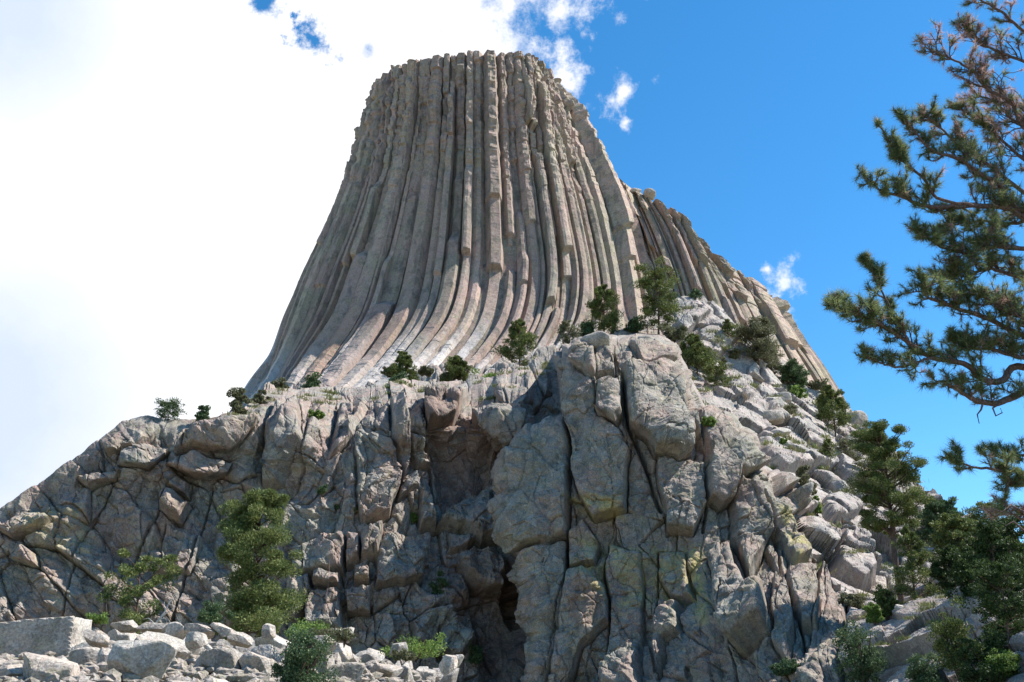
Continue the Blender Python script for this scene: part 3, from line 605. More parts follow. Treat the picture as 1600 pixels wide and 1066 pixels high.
ext[..., 2] += fade*(3.4*(r1-0.5)+1.8*bevel(e, 0.35)+2.2*(r2-.5)*dx_*2+1.3*(s1-0.5)+0.8*bevel(e2, 0.35)+0.5*fbm(ext*0.5, 4, 0.6)+1.0)
full = np.concatenate([ext[::-1], PC], 0)
z = lambda a: np.concatenate([np.repeat(a[:1], nb, 0), a], 0)
CVf = np.clip(z(CV)*0.6+0.35, 0, 1)
cliff = mesh('rock_cliff', full.reshape(-1, 3), gridf(nY+nb, nX), M['cliff'], None, False, {'cv': CVf, 'red': np.clip(z(red), 0, 1), 'yel': np.clip(z(yel), 0, 1), 'pal': np.clip(z(pal), 0, 1)})
tag(cliff, 'fractured grey rock cliff and boulder strewn slope below the column tower', 'cliff')
def surf(px, py, lift=0.0):
    """point of the rock surface seen at a photo pixel"""
    i = int(np.clip(round((px-xs[0])/1.2), 0, nX-1)); v = (py-topn[i])/(1150-topn[i]); j = int(np.clip(round(v*(nY-1)), 0, nY-1))
    p = PC[j, i].copy(); p[2] += lift; return p
def shelfp(px, py, t):
    i = int(np.clip(round((px-xs[0])/1.2), 0, nX-1)); return ext[int(t*(nb-1)), i].copy()
# ------------------------------------------------------------------ ground sheet
gx = np.concatenate([-np.geomspace(2600, 62, 26), np.linspace(-60, 60, 161), np.geomspace(62, 2600, 26)]); gy = np.concatenate([-np.geomspace(2600, 22, 18), np.linspace(-20, 110, 175), np.geomspace(114, 3000, 26)])
def crest(x): return np.interp(x, [-80, -30, -17, -11, -6.5, -3, -0.6, 2, 5, 12, 80], [8.0, 6.1, 5.7, 5.45, 5.1, 4.2, 3.1, 2.0, 1.1, 0.6, 0.4])
def gz(x, y):
    c = crest(x); up = c*np.clip(y/44.0, 0, 1)**1.15*sst(2, 14, y); back = sst(48, 66, y)
    far = 2.4*sst(60, 100, y)+0*y; rt = np.interp(x, [0, 20, 45, 90], [0, 0, 6, 12])*sst(20, 70, y)
    return up*(1-back)+c*0.35*back+far*(1-sst(200, 400, y))+rt*(1-sst(120, 220, y))
GX, GY = np.meshgrid(gx, gy); GZ = gz(GX, GY)+0.12*fbm(P3(GX*0.4, GY*0.4), 4)*(GY > 4)
g = mesh('ground', np.stack([GX, GY, GZ], -1).reshape(-1, 3), gridf(len(gy), len(gx)), M['ground']); tag(g, kind='structure')
# ------------------------------------------------------------------ boulders
def ico(n):
    import bmesh
    bm = bmesh.new(); bmesh.ops.create_icosphere(bm, subdivisions=n, radius=1.0)
    V = np.array([v.co[:] for v in bm.verts]); F = np.array([[v.index for v in f.verts] for f in bm.faces]); bm.free(); return V, F
ICO4 = ico(5); ICO3 = ico(4)
def rock_shape(seed, planes=11, dims=(1, 0.8, 0.6), base=ICO4, rough=0.034, sharp=70.0, axj=0.3, axd=(0.6, 0.85)):
    rs = np.random.RandomState(seed); d = base[0]/np.linalg.norm(base[0], axis=1)[:, None]
    n = rs.normal(size=(planes, 3)); n /= np.linalg.norm(n, axis=1)[:, None]; dist = rs.uniform(0.62, 0.98, planes)
    ax = np.array([[1, 0, 0], [-1, 0, 0], [0, 1, 0], [0, -1, 0], [0, 0, 1], [0, 0, -1.0]])+rs.normal(0, axj, (6, 3)); ax /= np.linalg.norm(ax, axis=1)[:, None]
    n = np.concatenate([n, ax]); dist = np.concatenate([dist, rs.uniform(axd[0], axd[1], 6)])
    inv = np.maximum(d@n.T, 1e-3)/dist[None]
    r = 1/(np.log(np.exp(sharp*(inv-1.4)).sum(1))/sharp+1.4)
    r = np.minimum(r, 1.30); V = d*r[:, None]
    V = V*(1+rough*fbm(V*2.2+seed, 4, 0.6)[:, None]*1.3+rough*0.5*fbm(V*7+seed*3, 4, 0.6, ridged=True)[:, None])
    return V*np.array(dims)
def rock_mesh(seed, **k):
    base = k.get('base', ICO4); V = rock_shape(seed, **k); me = mesh('boulder', V, base[1], M['boulder'], None, False, {'cv': np.full(len(V), (seed*0.37) % 1.0)})
    return me
protos = []
rr = random.Random(3)
for i in range(16):
    p = rock_mesh(50+i, planes=rr.randint(6, 9), dims=(1.0, rr.uniform(0.6, 1.0), rr.uniform(0.45, 0.85)), base=ICO4); protos.append(p.data); bpy.data.objects.remove(p)
def gpt(px, py, y):
    p = at(px, py, y); return p
# the big stones one can point at: px, py of the middle, width px, height px, distance, seed, label
BIG = [
 (52, 1000, 134, 76, 30.5, 5, 'longest flat slab boulder at the left end of the rubble', (1, 0.55, 0.50), 8, -4),
 (2, 1014, 22, 36, 27.5, 6, 'small rusty boulder cut by the left edge below the long slab', (1, 0.8, 0.9), 0, 0),
 (72, 1048, 92, 56, 26.5, 7, 'broad pale boulder just below the long slab', (1, 0.8, 0.6), 0, 6),
 (14, 1054, 44, 34, 25, 8, 'dark faced boulder in the bottom left corner', (1, 0.8, 0.7), 0, 0),
 (102, 1054, 50, 30, 24.5, 9, 'low boulder leaning on the broad pale boulder', (1, 0.8, 0.6), 0, 10),
 (222, 1040, 104, 76, 26, 31, 'large pointed boulder with a shaded front face', (1, 0.8, 0.85), 20, 14),
 (247, 1016, 110, 60, 29, 11, 'sloping slab boulder behind the large pointed boulder', (1, 0.7, 0.55), 10, 22),
 (188, 996, 44, 40, 33, 12, 'upright block left of the sloping slab', (0.8, 0.7, 1.0), 0, -8),
 (150, 995, 50, 26, 34, 13, 'pale oblong boulder right of the long slab', (1, 0.7, 0.5), 0, 14),
 (134, 1032, 48, 40, 28, 14, 'grey cracked boulder between the broad and the pointed ones', (1, 0.8, 0.8), 30, 0),
 (168, 1034, 36, 44, 27, 15, 'narrow shaded boulder touching the pointed one', (0.7, 0.7, 1.0), 30, 8),
 (192, 976, 46, 18, 38, 16, 'flat topped boulder on the crest left of the small pine', (1, 0.8, 0.55), 0, 0),
 (238, 981, 48, 18, 38, 17, 'flat pale boulder on the crest in front of the dead branch', (1, 0.8, 0.55), 0, 4),
 (276, 985, 36, 26, 37, 18, 'rounded square boulder on the crest', (1, 0.8, 0.8), 0, 0),
 (312, 985, 50, 20, 37, 19, 'wide shaded boulder under the big pine', (1, 0.8, 0.55), 0, 0),
 (306, 1001, 34, 26, 34.5, 20, 'blocky boulder below the wide shaded one', (1, 0.8, 0.9), 40, 0),
 (348, 983, 40, 20, 37, 21, 'leaning boulder with a lit ridge at the foot of the big pine', (1, 0.6, 0.5), 0, 24),
 (376, 998, 38, 22, 35, 22, 'sharp triangular boulder right of the blocky one', (1, 0.7, 0.8), 20, 14),
 (340, 1036, 86, 44, 28, 23, 'long speckled boulder in the middle of the rubble', (1, 0.7, 0.55), 0, 12),
 (378, 1018, 38, 22, 32, 24, 'pale wedge boulder above the long speckled one', (1, 0.7, 0.6), 0, 8),
 (405, 1040, 66, 44, 28, 25, 'grey boulder left of the juniper', (1, 0.8, 0.8), 0, 0),
 (420, 985, 20, 24, 38, 26, 'small pointed boulder standing up left of the juniper tip', (0.8, 0.7, 1.1), 0, 0),
 (500, 1040, 44, 54, 28, 27, 'tall grey boulder just right of the juniper', (0.8, 0.8, 1.1), 0, 10),
 (500, 1006, 48, 26, 33, 28, 'brown stained boulder right of the juniper tip', (1, 0.7, 0.6), 0, 16),
 (540, 1054, 56, 38, 26, 29, 'faceted grey boulder on the bottom edge', (1, 0.8, 0.85), 30, 0),
 (575, 1028, 50, 28, 30, 30, 'smooth sloped boulder in the right rubble', (1, 0.7, 0.55), 0, -14),
 (598, 1052, 60, 30, 27, 41, 'oval pale boulder on the bottom edge', (1, 0.8, 0.6), 0, -6),
 (540, 991, 26, 22, 36, 32, 'rounded boulder on the right crest', (1, 0.8, 0.8), 0, 0),
 (508, 990, 60, 14, 37.5, 33, 'low long boulder on the crest behind the dry bush', (1, 0.6, 0.4), 0, 3),
 (622, 1012, 30, 18, 34, 34, 'round cream boulder beside the green ground plants', (1, 0.8, 0.75), 0, 0),
 (700, 1038, 30, 30, 31, 35, 'tan boulder near the right end of the rubble', (0.9, 0.8, 0.9), 0, 0),
 (708, 1032, 34, 18, 33.5, 36, 'pale round boulder behind the tan one', (1, 0.8, 0.6), 0, 0),
 (664, 1056, 34, 24, 28, 37, 'pointed pale boulder on the bottom edge near the right end', (1, 0.8, 0.9), 0, 0),
]
placed = []; BD = []
for (px, py, wp, hp, y, seed, lab, dims, rz, ry) in BIG:
    yy = np.arange(17.0, 46.0, 0.1); rr_ = ray(px, py+0.36*hp); gzz = gz(np.full_like(yy, 0)+rr_[0]/rr_[1]*yy, yy); hit = np.where(gzz >= CAMZ+rr_[2]/rr_[1]*yy)[0]
    y = float(yy[hit[0]]) if len(hit) else min(y, 44.0)
    c = at(px, py, y); t = y/ray(px, py)[1]; m = t/FPX
    o = rock_mesh(seed, planes=7, dims=dims) if seed > 5 else rock_mesh(seed, planes=1, dims=dims, axj=0.05, axd=(0.55, 0.6)); V = np.array([v.co[:] for v in o.data.vertices]) if False else None
    bb = np.array(o.bound_box); 
    me = o.data; co = np.zeros(len(me.vertices)*3); me.vertices.foreach_get('co', co); co = co.reshape(-1, 3)
    Rm = np.array(Matrix.Rotation(R(ry), 3, 'Y') @ Matrix.Rotation(R(rz), 3, 'Z')); co = co@Rm.T
    ext_ = co.max(0)-co.min(0); mid = (co.max(0)+co.min(0))/2
    sx = wp*m/ext_[0]; sz = hp*m/ext_[2]*1.12; co = (co-mid)*np.array([sx, (sx+sz)/2, sz])
    me.vertices.foreach_set('co', co.ravel()); me.update()
    o.location = c+np.array([0, co[:, 1].max()*0.35, -0.06*hp*m]); tag(o, lab, 'boulder'); o['group'] = 'large boulders in the foreground rubble'
    placed.append((c[0], o.location[1], 0.5*wp*m*0.85)); BD.append((px, py, wp, hp, y))
rs = np.random.RandomState(5); cnt = 0; tries = 0
while cnt < 195 and tries < 30000:
    tries += 1; y = 19+28.5*rs.rand()**1.35; px = rs.uniform(-60, 785); x = (px-800)/FPX*y*0.955
    s = float(np.clip(rs.lognormal(-0.7, 0.33), 0.28, 0.85)) if cnt > 100 else float(np.clip(rs.lognormal(-0.4, 0.25), 0.45, 1.05))
    if px > 560: s *= 0.85
    if y < 25: s *= 0.72
    if any((x-a)**2+(y-b)**2 < (0.74*(s+c))**2 for a, b, c in placed): continue
    cz = float(gz(np.array([x]), np.array([y]))[0])
    if cz < 1.0: continue
    pz = 533-((cz+0.3-CAMZ)*math.cos(PITCH)-y*math.sin(PITCH))/(y*math.cos(PITCH)+(cz+0.3-CAMZ)*math.sin(PITCH))*FPX; rp = s*FPX/y
    if any(abs(px-q[0]) < q[2]*0.5+rp*0.55 and abs(pz-q[1]) < q[3]*0.5+rp*0.45 and y < q[4]+0.8 for q in BD): continue
    placed.append((x, y, s)); cnt += 1
    o = bpy.data.objects.new('boulder', protos[rs.randint(16)]); C.objects.link(o)
    o.location = (x, y, cz+s*0.22); o.scale = (s*1.1, s*1.1, s*rs.uniform(0.9, 1.2)); o.rotation_euler = (rs.normal(0, 0.5), rs.normal(0, 0.5), rs.uniform(0, 6.28))
    tag(o, 'angular pale boulder lying among many others in the sunlit foreground rubble', 'boulder', 'angular boulders heaped in the foreground rubble')
# small broken stone between the boulders
mbv = []; mbf = []; nbv = 0; bv, bf = ico(1)
for k in range(2600):
    y = rs.uniform(19, 50); px = rs.uniform(-60, 790); x = (px-800)/FPX*y*0.955; cz = float(gz(np.array([x]), np.array([y]))[0])
    if cz < 0.8: continue
    s = rs.uniform(0.06, 0.22); V = bv*(1+0.25*rs.normal(size=(len(bv), 1)))*s*np.array([1.2, 1, 0.8]); mbv.append(V+np.array([x, y, cz+0.03+0.5*s])); mbf.append(bf+nbv); nbv += len(bv)
o = mesh('broken_stone', np.concatenate(mbv), np.concatenate(mbf), M['boulder'], None, False); tag(o, 'small broken stones filling the gaps between the foreground boulders', 'broken stone', kind='stuff')
# loose blocks on the slopes: px, py, size px, label
LOOSE = [
 (1402-70, 640, 22, 'upright thumb shaped boulder on the right skyline', (0.6, 0.6, 1.25)),
 (1344, 664, 44, 'big round boulder below the thumb shaped one on the right skyline', (1, 0.8, 0.85)),
 (1014, 303, 19, 'round boulder balanced on the top of the lower column shoulder', (1, 0.9, 0.95)),
 (992, 300, 20, 'flat boulder on the shoulder top left of the balanced one', (1, 0.9, 0.6)),
 (1216, 632, 30, 'pinkish boulder beside the bright green ledge shrub', (1, 0.8, 0.9)),
 (1198, 666, 40, 'shaded boulder under the ledge in the middle of the slope', (1, 0.8, 0.6)),
 (930, 549, 54, 'rounded pale boulder capping the front buttress', (1, 0.9, 0.6)),
 (1008, 540, 26, 'small yellowish boulder on the buttress top', (1, 0.8, 0.6)),
 (1330, 690, 26, 'grey block below the round skyline boulder', (0.9, 0.8, 1.0)),
]
for i, (px, py, sz, lab, dims) in enumerate(LOOSE):
    if py < 310: p = at(px, py, 370 if px > 1000 else 374)
    elif px in (1332, 1344, 1330): p = surf(px-2, py+8) if px != 1344 else surf(px-10, py)
    else: p = surf(px, py)
    m = p[1]/ray(px, py)[1]/FPX; o = rock_mesh(300+i, planes=16, dims=dims, base=ICO3, sharp=12.0)
    o.location = p; s = sz*m*0.62; o.scale = (s, s, s); tag(o, lab, 'boulder')
rs = np.random.RandomState(9); k = 0
while k < 30:
    px = rs.uniform(1070, 1560); py = rs.uniform(480, 1040)
    if py < np.interp(px, TOPX, TOPY)+10 or polysd(np.array([px*1.0]), np.array([py*1.0]), BUTP)[0] > -4: continue
    p = surf(px, py); s = float(np.clip(rs.lognormal(0.25, 0.4), 0.6, 2.8))*(p[1]/200)*(0.55 if p[1] < 130 else 1.0)
    o = bpy.data.objects.new('boulder', protos[rs.randint(16)]); C.objects.link(o); o.location = p+np.array([0, 0, 0.1*s]); o.scale = (s*1.2, s, s*0.8)
    o.rotation_euler = (rs.normal(0, 0.3), rs.normal(0.25, 0.3), rs.uniform(0, 6.28)); k += 1
    tag(o, 'pale block lying among many others on the sunlit slope right of the buttress', 'boulder', 'loose blocks on the sunlit slope')
# ------------------------------------------------------------------ vegetation
def leaves(rs, cen, rad, n, size, flat=0.6, thin=0.35, up=0.35):
    """n small two-triangle leaf sprays (quads folded to a point) filling clumps; cen (k,3), rad (k,)"""
    k = len(cen); idx = rs.randint(0, k, n); d = rs.normal(size=(n, 3)); d /= np.linalg.norm(d, axis=1)[:, None]
    rr_ = rs.rand(n)**0.45; P = cen[idx]+d*rr_[:, None]*rad[idx][:, None]*np.array([1, 1, flat])
    a = d*0.8+rs.normal(size=(n, 3))*0.55+np.array([0, 0, up]); a /= np.linalg.norm(a, axis=1)[:, None]
    b = np.cross(a, rs.normal(size=(n, 3))); b /= np.linalg.norm(b, axis=1)[:, None]+1e-9
    s = size*rs.uniform(0.6, 1.35, n)[:, None]
    V = np.stack([P-a*s*0.5, P+b*s*thin, P+a*s*0.6, P-b*s*thin], 1).reshape(-1, 3)
    return V, np.arange(n*4).reshape(n, 4)
def pine(name, loc, H, rad, seed, base=0.12, n=5200, leaf=0.30, mat='pine', shape='cone', lean=(0, 0), limbs=30, label=None, group=None, cat='pine tree', trunk_r=None, clump=1.0, side=None):
    rs = np.random.RandomState(seed); root = empty(name, tuple(loc)); tag(root, label, cat, group)
    tr = trunk_r or H*0.016; mb = MB(); nz = 12; t = np.linspace(0, 1, nz)
    px_ = np.stack([lean[0]*t**1.6*H+0.012*H*np.sin(t*5+seed), lean[1]*t**1.6*H+0.012*H*np.cos(t*4+seed), t*H*0.985-0.4], 1)
    mb.tube(px_, tr*(1-0.9*t)+0.015, 8)
    cen = []; rd = []
    for i in range(limbs):
        h = base+(1-base)*((i+rs.rand())/limbs)**0.92; p0 = np.array([np.interp(h, t, px_[:, k]) for k in range(3)])
        hh = (h-base)/(1-base)
        if shape == 'cone': prof = (1-hh)**0.75*0.95+0.10
        elif shape == 'round': prof = math.sqrt(max(0.0, 1-(1.75*hh-0.72)**2/1.1))*0.95+0.08
        elif shape == 'full': prof = 0.25+0.75*math.sqrt(max(0, 1-hh**2.2))
        else: prof = 0.55+0.45*math.sin(hh*2.6+0.4)
        Ln = rad*prof*rs.uniform(0.55, 1.2); az = rs.uniform(0, 6.283)
        if side is not None and math.cos(az-side) < -0.2 and rs.rand() < 0.6: Ln *= 0.5
        rise = rs.uniform(-0.12, 0.45)+0.35*hh if shape != 'cone' else rs.uniform(-0.1, 0.3)+0.6*hh
        dirv_ = np.array([math.cos(az), math.sin(az), rise]); q = np.linspace(0, 1, 6)[:, None]
        br = p0+dirv_*Ln*q+np.array([0, 0, 0.18*Ln])*q**2+rs.normal(0, 0.03*Ln, (6, 3))*q
        mb.tube(br, tr*0.30*(1-0.8*q[:, 0])+0.012, 5)
        nc = rs.randint(2, 5)
        for c in range(nc):
            f = rs.uniform(0.5, 1.05) if c else 1.0; pc = np.array([np.interp(f, q[:, 0], br[:, k]) for k in range(3)])+rs.normal(0, 0.10*Ln+0.05, 3)*np.array([1, 1, 0.6])
            cen.append(pc); rd.append(clump*(0.10*rad+0.20*Ln)*rs.uniform(0.7, 1.25)*((1.0-0.55*hh) if shape == 'cone' else 1.0))
    for c in range(4): cen.append(px_[-1]+rs.normal(0, 0.05*H*0.3, 3)*np.array([0.4, 0.4, 1])); rd.append((0.13 if shape == 'cone' else 0.22)*rad)
    V, F = leaves(rs, np.array(cen), np.array(rd), int(n*1.7), leaf*1.1, flat=(0.95 if shape == 'cone' else 0.6), thin=(0.3 if cat == 'tree' else 0.18))
    mb.build('trunk', M['bark'], root); mesh('crown', V, F, M[mat], root, False)
    return root
def shrub(name, loc, w, h, seed, n=2200, leaf=0.22, mat='juniper', label=None, cat='shrub', group=None, stems=6):
    rs = np.random.RandomState(seed); root = empty(name, tuple(loc)); tag(root, label, cat, group); mb = MB(); cen = []; rd = []
    for i in range(stems):
        az = rs.uniform(0, 6.28); e = np.array([math.cos(az)*w*0.36*rs.rand(), math.sin(az)*w*0.36*rs.rand(), h*rs.uniform(0.5, 0.85)])
        q = np.linspace(0, 1, 5)[:, None]; mb.tube(e*q+rs.normal(0, 0.04*w, (5, 3))*q-np.array([0, 0, 0.2])*(1-q), 0.016*h*(1-0.7*q[:, 0])+0.008, 5)
        for c in range(5): cen.append(e*rs.uniform(0.55, 1.05)+np.clip(rs.normal(0, 0.13*w, 3), -0.17*w, 0.17*w)*np.array([1, 1, 0.5])); rd.append(w*rs.uniform(0.08, 0.18))
    cen = np.array(cen); cen[:, 2] = np.maximum(cen[:, 2], 0.10*h); cen[::3, 2] *= 0.5; V, F = leaves(rs, cen, np.array(rd), n, leaf, 0.75, 0.4)
    V[:, 2] = np.maximum(V[:, 2], -0.1)
    mb.build('stem', M['bark'], root); mesh('foliage', V, F, M[mat], root, False); return root
def mppx(p, px, py): return p[1]/ray(px, py)[1]/FPX
G1 = 'pines growing at the foot of the columns'
# kind, x and y of the foot, height px, width px, options, label;  D = distance for those on the hidden shelf
TREES = [
 (263, 653, 30, 34, 'round', 'juniper', 'small gnarled dark pine standing alone on the left ridge', None, {'n': 1400}),
 (628, 598, 50, 34, 'cone', 'pine', 'small pine on the ledge under the left half of the columns', 262, {}),
 (713, 600, 46, 36, 'cone', 'pine', 'young cone shaped pine midway between two ledge pines', 262, {}),
 (812, 574, 78, 48, 'cone', 'pine', 'dense cone shaped pine on the ledge left of the buttress top', 255, {}),
 (888, 543, 40, 28, 'round', 'olive', 'small pale green pine just above the buttress left shoulder', 262, {'n': 1400}),
 (945, 528, 86, 52, 'cone', 'pine', 'left one of the two tall pines behind the buttress top', 272, {}),
 (1030, 524, 104, 60, 'wide', 'pine', 'right and taller one of the two tall pines behind the buttress top', 270, {}),
 (1094, 588, 70, 54, 'cone', 'pine', 'leaning dense pine on the slope right of the buttress top', None, {'lean': (-0.1, 0)}),
 (1118, 612, 36, 34, 'round', 'pine', 'short bushy pine at the foot of the leaning dense pine', None, {'n': 1600}),
 (1088, 469, 20, 16, 'cone', 'juniper', 'tiny dark pine against the foot of the shoulder columns', None, {'n': 900}),
 (1182, 576, 62, 50, 'wide', 'olive', 'ragged olive green pine below the shoulder columns', None, {}),
 (1206, 585, 44, 30, 'wide', 'olive', 'thin ragged pine right of the olive green one', None, {'n': 1400}),
 (1243, 614, 46, 36, 'round', 'juniper', 'dark round pine above the bright green ledge shrub', None, {}),
 (1304, 690, 84, 46, 'cone', 'pine', 'narrow dark pine near the right skyline with a bare lower trunk', None, {'base': 0.28}),
 (1237, 672, 36, 26, 'round', 'olive', 'small thin pine on the slope left of the narrow dark pine', None, {'n': 900, 'base': 0.4}),
 (1316, 732, 38, 28, 'round', 'olive', 'small pine below the narrow dark pine', None, {'n': 1100}),
 (1344, 735, 30, 18, 'cone', 'olive', 'thin sapling right of the small pine below the narrow one', None, {'n': 700}),
 (1416, 966, 278, 100, 'wide', 'pine', 'tall old pine with a long bare reddish trunk on the right slope', None, {'base': 0.42, 'n': 30000, 'limbs': 70, 'clump': 0.9, 'trunk_r': 0.42}),
 (1448, 980, 122, 62, 'cone', 'pine', 'shorter dark pine right in front of the tall old pine', None, {'n': 7000, 'base': 0.14}),
 (1128, 540, 30, 20, 'cone', 'pine', 'small slender pine high on the slope above the ragged pine', None, {'n': 900}),
 (1286, 648, 30, 20, 'cone', 'pine', 'small slender pine just left of the round skyline boulder', None, {'n': 900}),
 (1280, 742, 34, 24, 'cone', 'pine', 'small dark pine in the middle of the slope slabs', None, {'n': 1000}),
 (1374, 716, 40, 26, 'cone', 'pine', 'slender pine just left of the tall old pine top', None, {'n': 1200}),
 (1532, 826, 62, 46, 'round', 'pine', 'lone pine sticking up into the blue sky on the right ridge', None, {'base': 0.35, 'n': 2200}),
]
for i, (px, py, hp, wp, shp, mt, lab, Dd, opt) in enumerate(TREES):
    p = at(px, py, Dd) if Dd else surf(px, py)
    if Dd:  # plant on the shelf surface nearest to this place
        k = int(np.clip(round((px-xs[0])/1.45), 0, nX-1)); colp = ext[:, k]; j = int(np.argmin(np.abs(colp[:, 1]-p[1]))); 
        p = np.array([p[0], colp[j, 1], min(p[2], colp[j, 2]+0.2)]) if py < 560 or True else p
        p = at(px, py, colp[j, 1])
        mbz = colp[j, 2]
        if p[2] > mbz+1.5: p[2] = p[2]
    m = mppx(p, px, py); H_ = hp*m*1.06; o = dict(n=7000, leaf=2.7*m, limbs=60, clump=1.15); o.update(opt); o['n'] = int(o['n']*1.6)
    if hp > 200 or hp in (128,): o['leaf'] = 2.6*m
    if shp == 'cone': wp *= 1.12
    pine('pine_tree', p-np.array([0, 0, 0.3]), H_, wp*m*0.52, 100+i, mat=mt, shape=shp, label=lab, **o)
# the two pines standing behind the foreground rubble
def gp(px, y): x = (px-800)/FPX*y*0.96; return np.array([x, y, float(gz(np.array([x]), np.array([y]))[0])])
def stand(px, py, y):
    p = at(px, py, y); return p
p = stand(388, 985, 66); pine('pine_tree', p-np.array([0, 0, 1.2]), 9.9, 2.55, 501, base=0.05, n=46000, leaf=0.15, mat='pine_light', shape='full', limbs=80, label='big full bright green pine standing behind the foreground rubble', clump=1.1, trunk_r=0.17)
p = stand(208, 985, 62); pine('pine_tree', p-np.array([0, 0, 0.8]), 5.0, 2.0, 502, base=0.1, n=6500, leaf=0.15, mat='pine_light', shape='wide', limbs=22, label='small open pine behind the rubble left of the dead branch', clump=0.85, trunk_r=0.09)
SH = [
 (312, 662, 34, 36, 'juniper', 'dark rounded bush on the left ridge between the gnarled pine and the slope foot', None),
 (365, 660, 50, 46, 'olive', 'large grey green bush where the left ridge meets the tower', None),
 (432, 616, 20, 40, 'olive', 'low bush on the ledge left of the dark dense bush', 245),
 (487, 618, 34, 50, 'juniper', 'dark dense bush on the ledge under the left columns', 245),
 (404, 640, 20, 24, 'olive', 'small bush at the left foot of the tower', None),
 (618, 610, 26, 44, 'juniper', 'low dark bush at the foot of the small ledge pine', 250),
 (606, 590, 20, 26, 'olive', 'small bush left of the small ledge pine', 262),
 (667, 588, 18, 24, 'olive', 'tiny round bush between two ledge pines', 262),
 (695, 600, 22, 26, 'olive', 'bush leaning on the young cone shaped pine', 262),
 (762, 608, 16, 70, 'shrub', 'bright green strip of low bushes along the cliff top', 242),
 (918, 530, 32, 40, 'juniper', 'dark bush left of the two tall pines', 268),
 (990, 524, 28, 34, 'juniper', 'bush between the two tall pines', 272),
 (1054, 536, 32, 46, 'olive', 'broad olive bush right of the tallest pine', None),
 (1080, 640, 18, 20, 'juniper', 'small dark bush clinging to the buttress crack', None),
 (1100, 680, 14, 26, 'shrub', 'small bright bush in the crack of the buttress', None),
 (1130, 582, 16, 22, 'olive', 'small bush on the slope left of the ragged pine', None),
 (1240, 628, 18, 36, 'shrub', 'bright green bush below the dark round pine', None),
 (1270, 618, 14, 36, 'olive', 'low yellow green bush right of the bright green one', None),
 (1262, 790, 60, 56, 'olive', 'large yellow green bush among the slope slabs', None),
 (1274, 815, 36, 24, 'shrub', 'small bush below the large yellow green one', None),
 (1170, 690, 16, 26, 'shrub', 'small bush at the buttress right shoulder', None),
 (1232, 560, 10, 14, 'olive', 'tiny bush high on the slope under the shoulder columns', None),
 (1150, 560, 16, 20, 'olive', 'tiny bush at the left of the ragged olive pine', None),
 (1215, 712, 12, 16, 'shrub', 'tiny bush beside the layered slab', None),
 (688, 948, 62, 36, 'juniper', 'dark shaded bush in the recess of the cliff', None),
 (506, 870-90, 14, 20, 'juniper', 'dark bush in a crack of the left cliff', None),
 (526, 800, 18, 14, 'juniper', 'second dark bush in a crack of the left cliff', None),
 (555, 812, 18, 22, 'olive', 'small bush under the pale pillar in the cliff', None),
 (495, 660, 14, 26, 'shrub', 'light green tuft near the top of the cliff', None),
 (645, 808, 14, 20, 'shrub', 'light tuft above the white edged block', None),
 (740, 1044, 40, 44, 'juniper', 'dark bush at the foot of the cliff by the rubble end', None),
 (330, 1000-20, 40, 60, 'juniper', 'low shaded bush left of the big pine foot', 60),
 (590, 1010-62, 0, 0, '', '', None),
]
for i, (px, py, hp, wp, mt, lab, Dd) in enumerate(SH):
    if hp == 0: continue
    p = at(px, py, Dd) if Dd else surf(px, py); m = mppx(p, px, py)
    if Dd and 380 < px < 1040:
        k = int(np.clip(round((px-xs[0])/1.45), 0, nX-1)); j = int(np.argmin(np.abs(ext[:, k, 1]-Dd))); p = at(px, py, ext[j, k, 1])
    shrub('shrub', p, wp*m*1.05, hp*m*1.1, 200+i, n=int(1500+wp*hp*1.8), leaf=2.4*m if hp > 30 else 2.7*m, mat=mt, label=lab)
# foreground bushes
p = at(464, 1096, 24); shrub('juniper_bush', p, 1.6, 1.9, 407, 15000, 0.042, 'juniper', 'young green juniper growing between the foreground boulders', 'juniper', stems=14)
p = at(538, 1002, 33); shrub('dry_bush', p, 0.8, 0.42, 402, 1600, 0.07, 'olive', 'dry brown bush on the rubble crest', 'shrub')
for i, (px, py, D_, w_, h_, mt, lab) in enumerate([
 (650, 1022, 36, 2.6, 0.35, 'shrub', 'bright green low plants at the right end of the rubble crest'),
 (470, 993, 37, 2.2, 0.35, 'shrub', 'green low plants above the juniper tip'),
 (510, 1000, 35, 1.3, 0.3, 'olive', 'dull green low plants beside the dry bush'),
 (628, 1030, 33, 0.9, 0.25, 'olive', 'small dull plants among the right rubble'),
 (150, 972, 44, 1.2, 0.3, 'shrub', 'low green plants behind the crest right of the long slab')]):
    shrub('ground_plant', at(px, py, D_), w_, h_, 410+i, 2600, 0.06, mt, lab, 'plant')
# the wooded corner at lower right
RB = [
 (1352, 1082, 110, 96, 'juniper', 'large round dark bush at the foot of the buttress'), (1396, 1000, 60, 40, 'pine', 'leafy bush beside the trunk of the tall old pine'), (1444, 1085, 76, 70, 'juniper', 'rounded bush on the bottom edge right of the large dark one'),
 (1520, 1092, 130, 90, 'pine', 'yellow green bush on the bottom edge near the right corner'), (1245, 1072, 20, 50, 'juniper', 'bush top just showing at the bottom under the buttress'), (1336, 950, 30, 44, 'olive', 'grey green bush in the shaded gully'),
 (1378, 1012, 36, 30, 'shrub', 'bright bush in the gully left of the tall old pine'), (1580, 1085, 60, 60, 'shrub', 'bright green bush in the bottom right corner'),
]
for i, (px, py, hp, wp, mt, lab) in enumerate(RB):
    p = surf(px, min(py, 1148)); m = mppx(p, px, py); shrub('shrub', p, wp*m, hp*m, 600+i, n=11000, leaf=2.5*m, mat=mt, label=lab, stems=16)
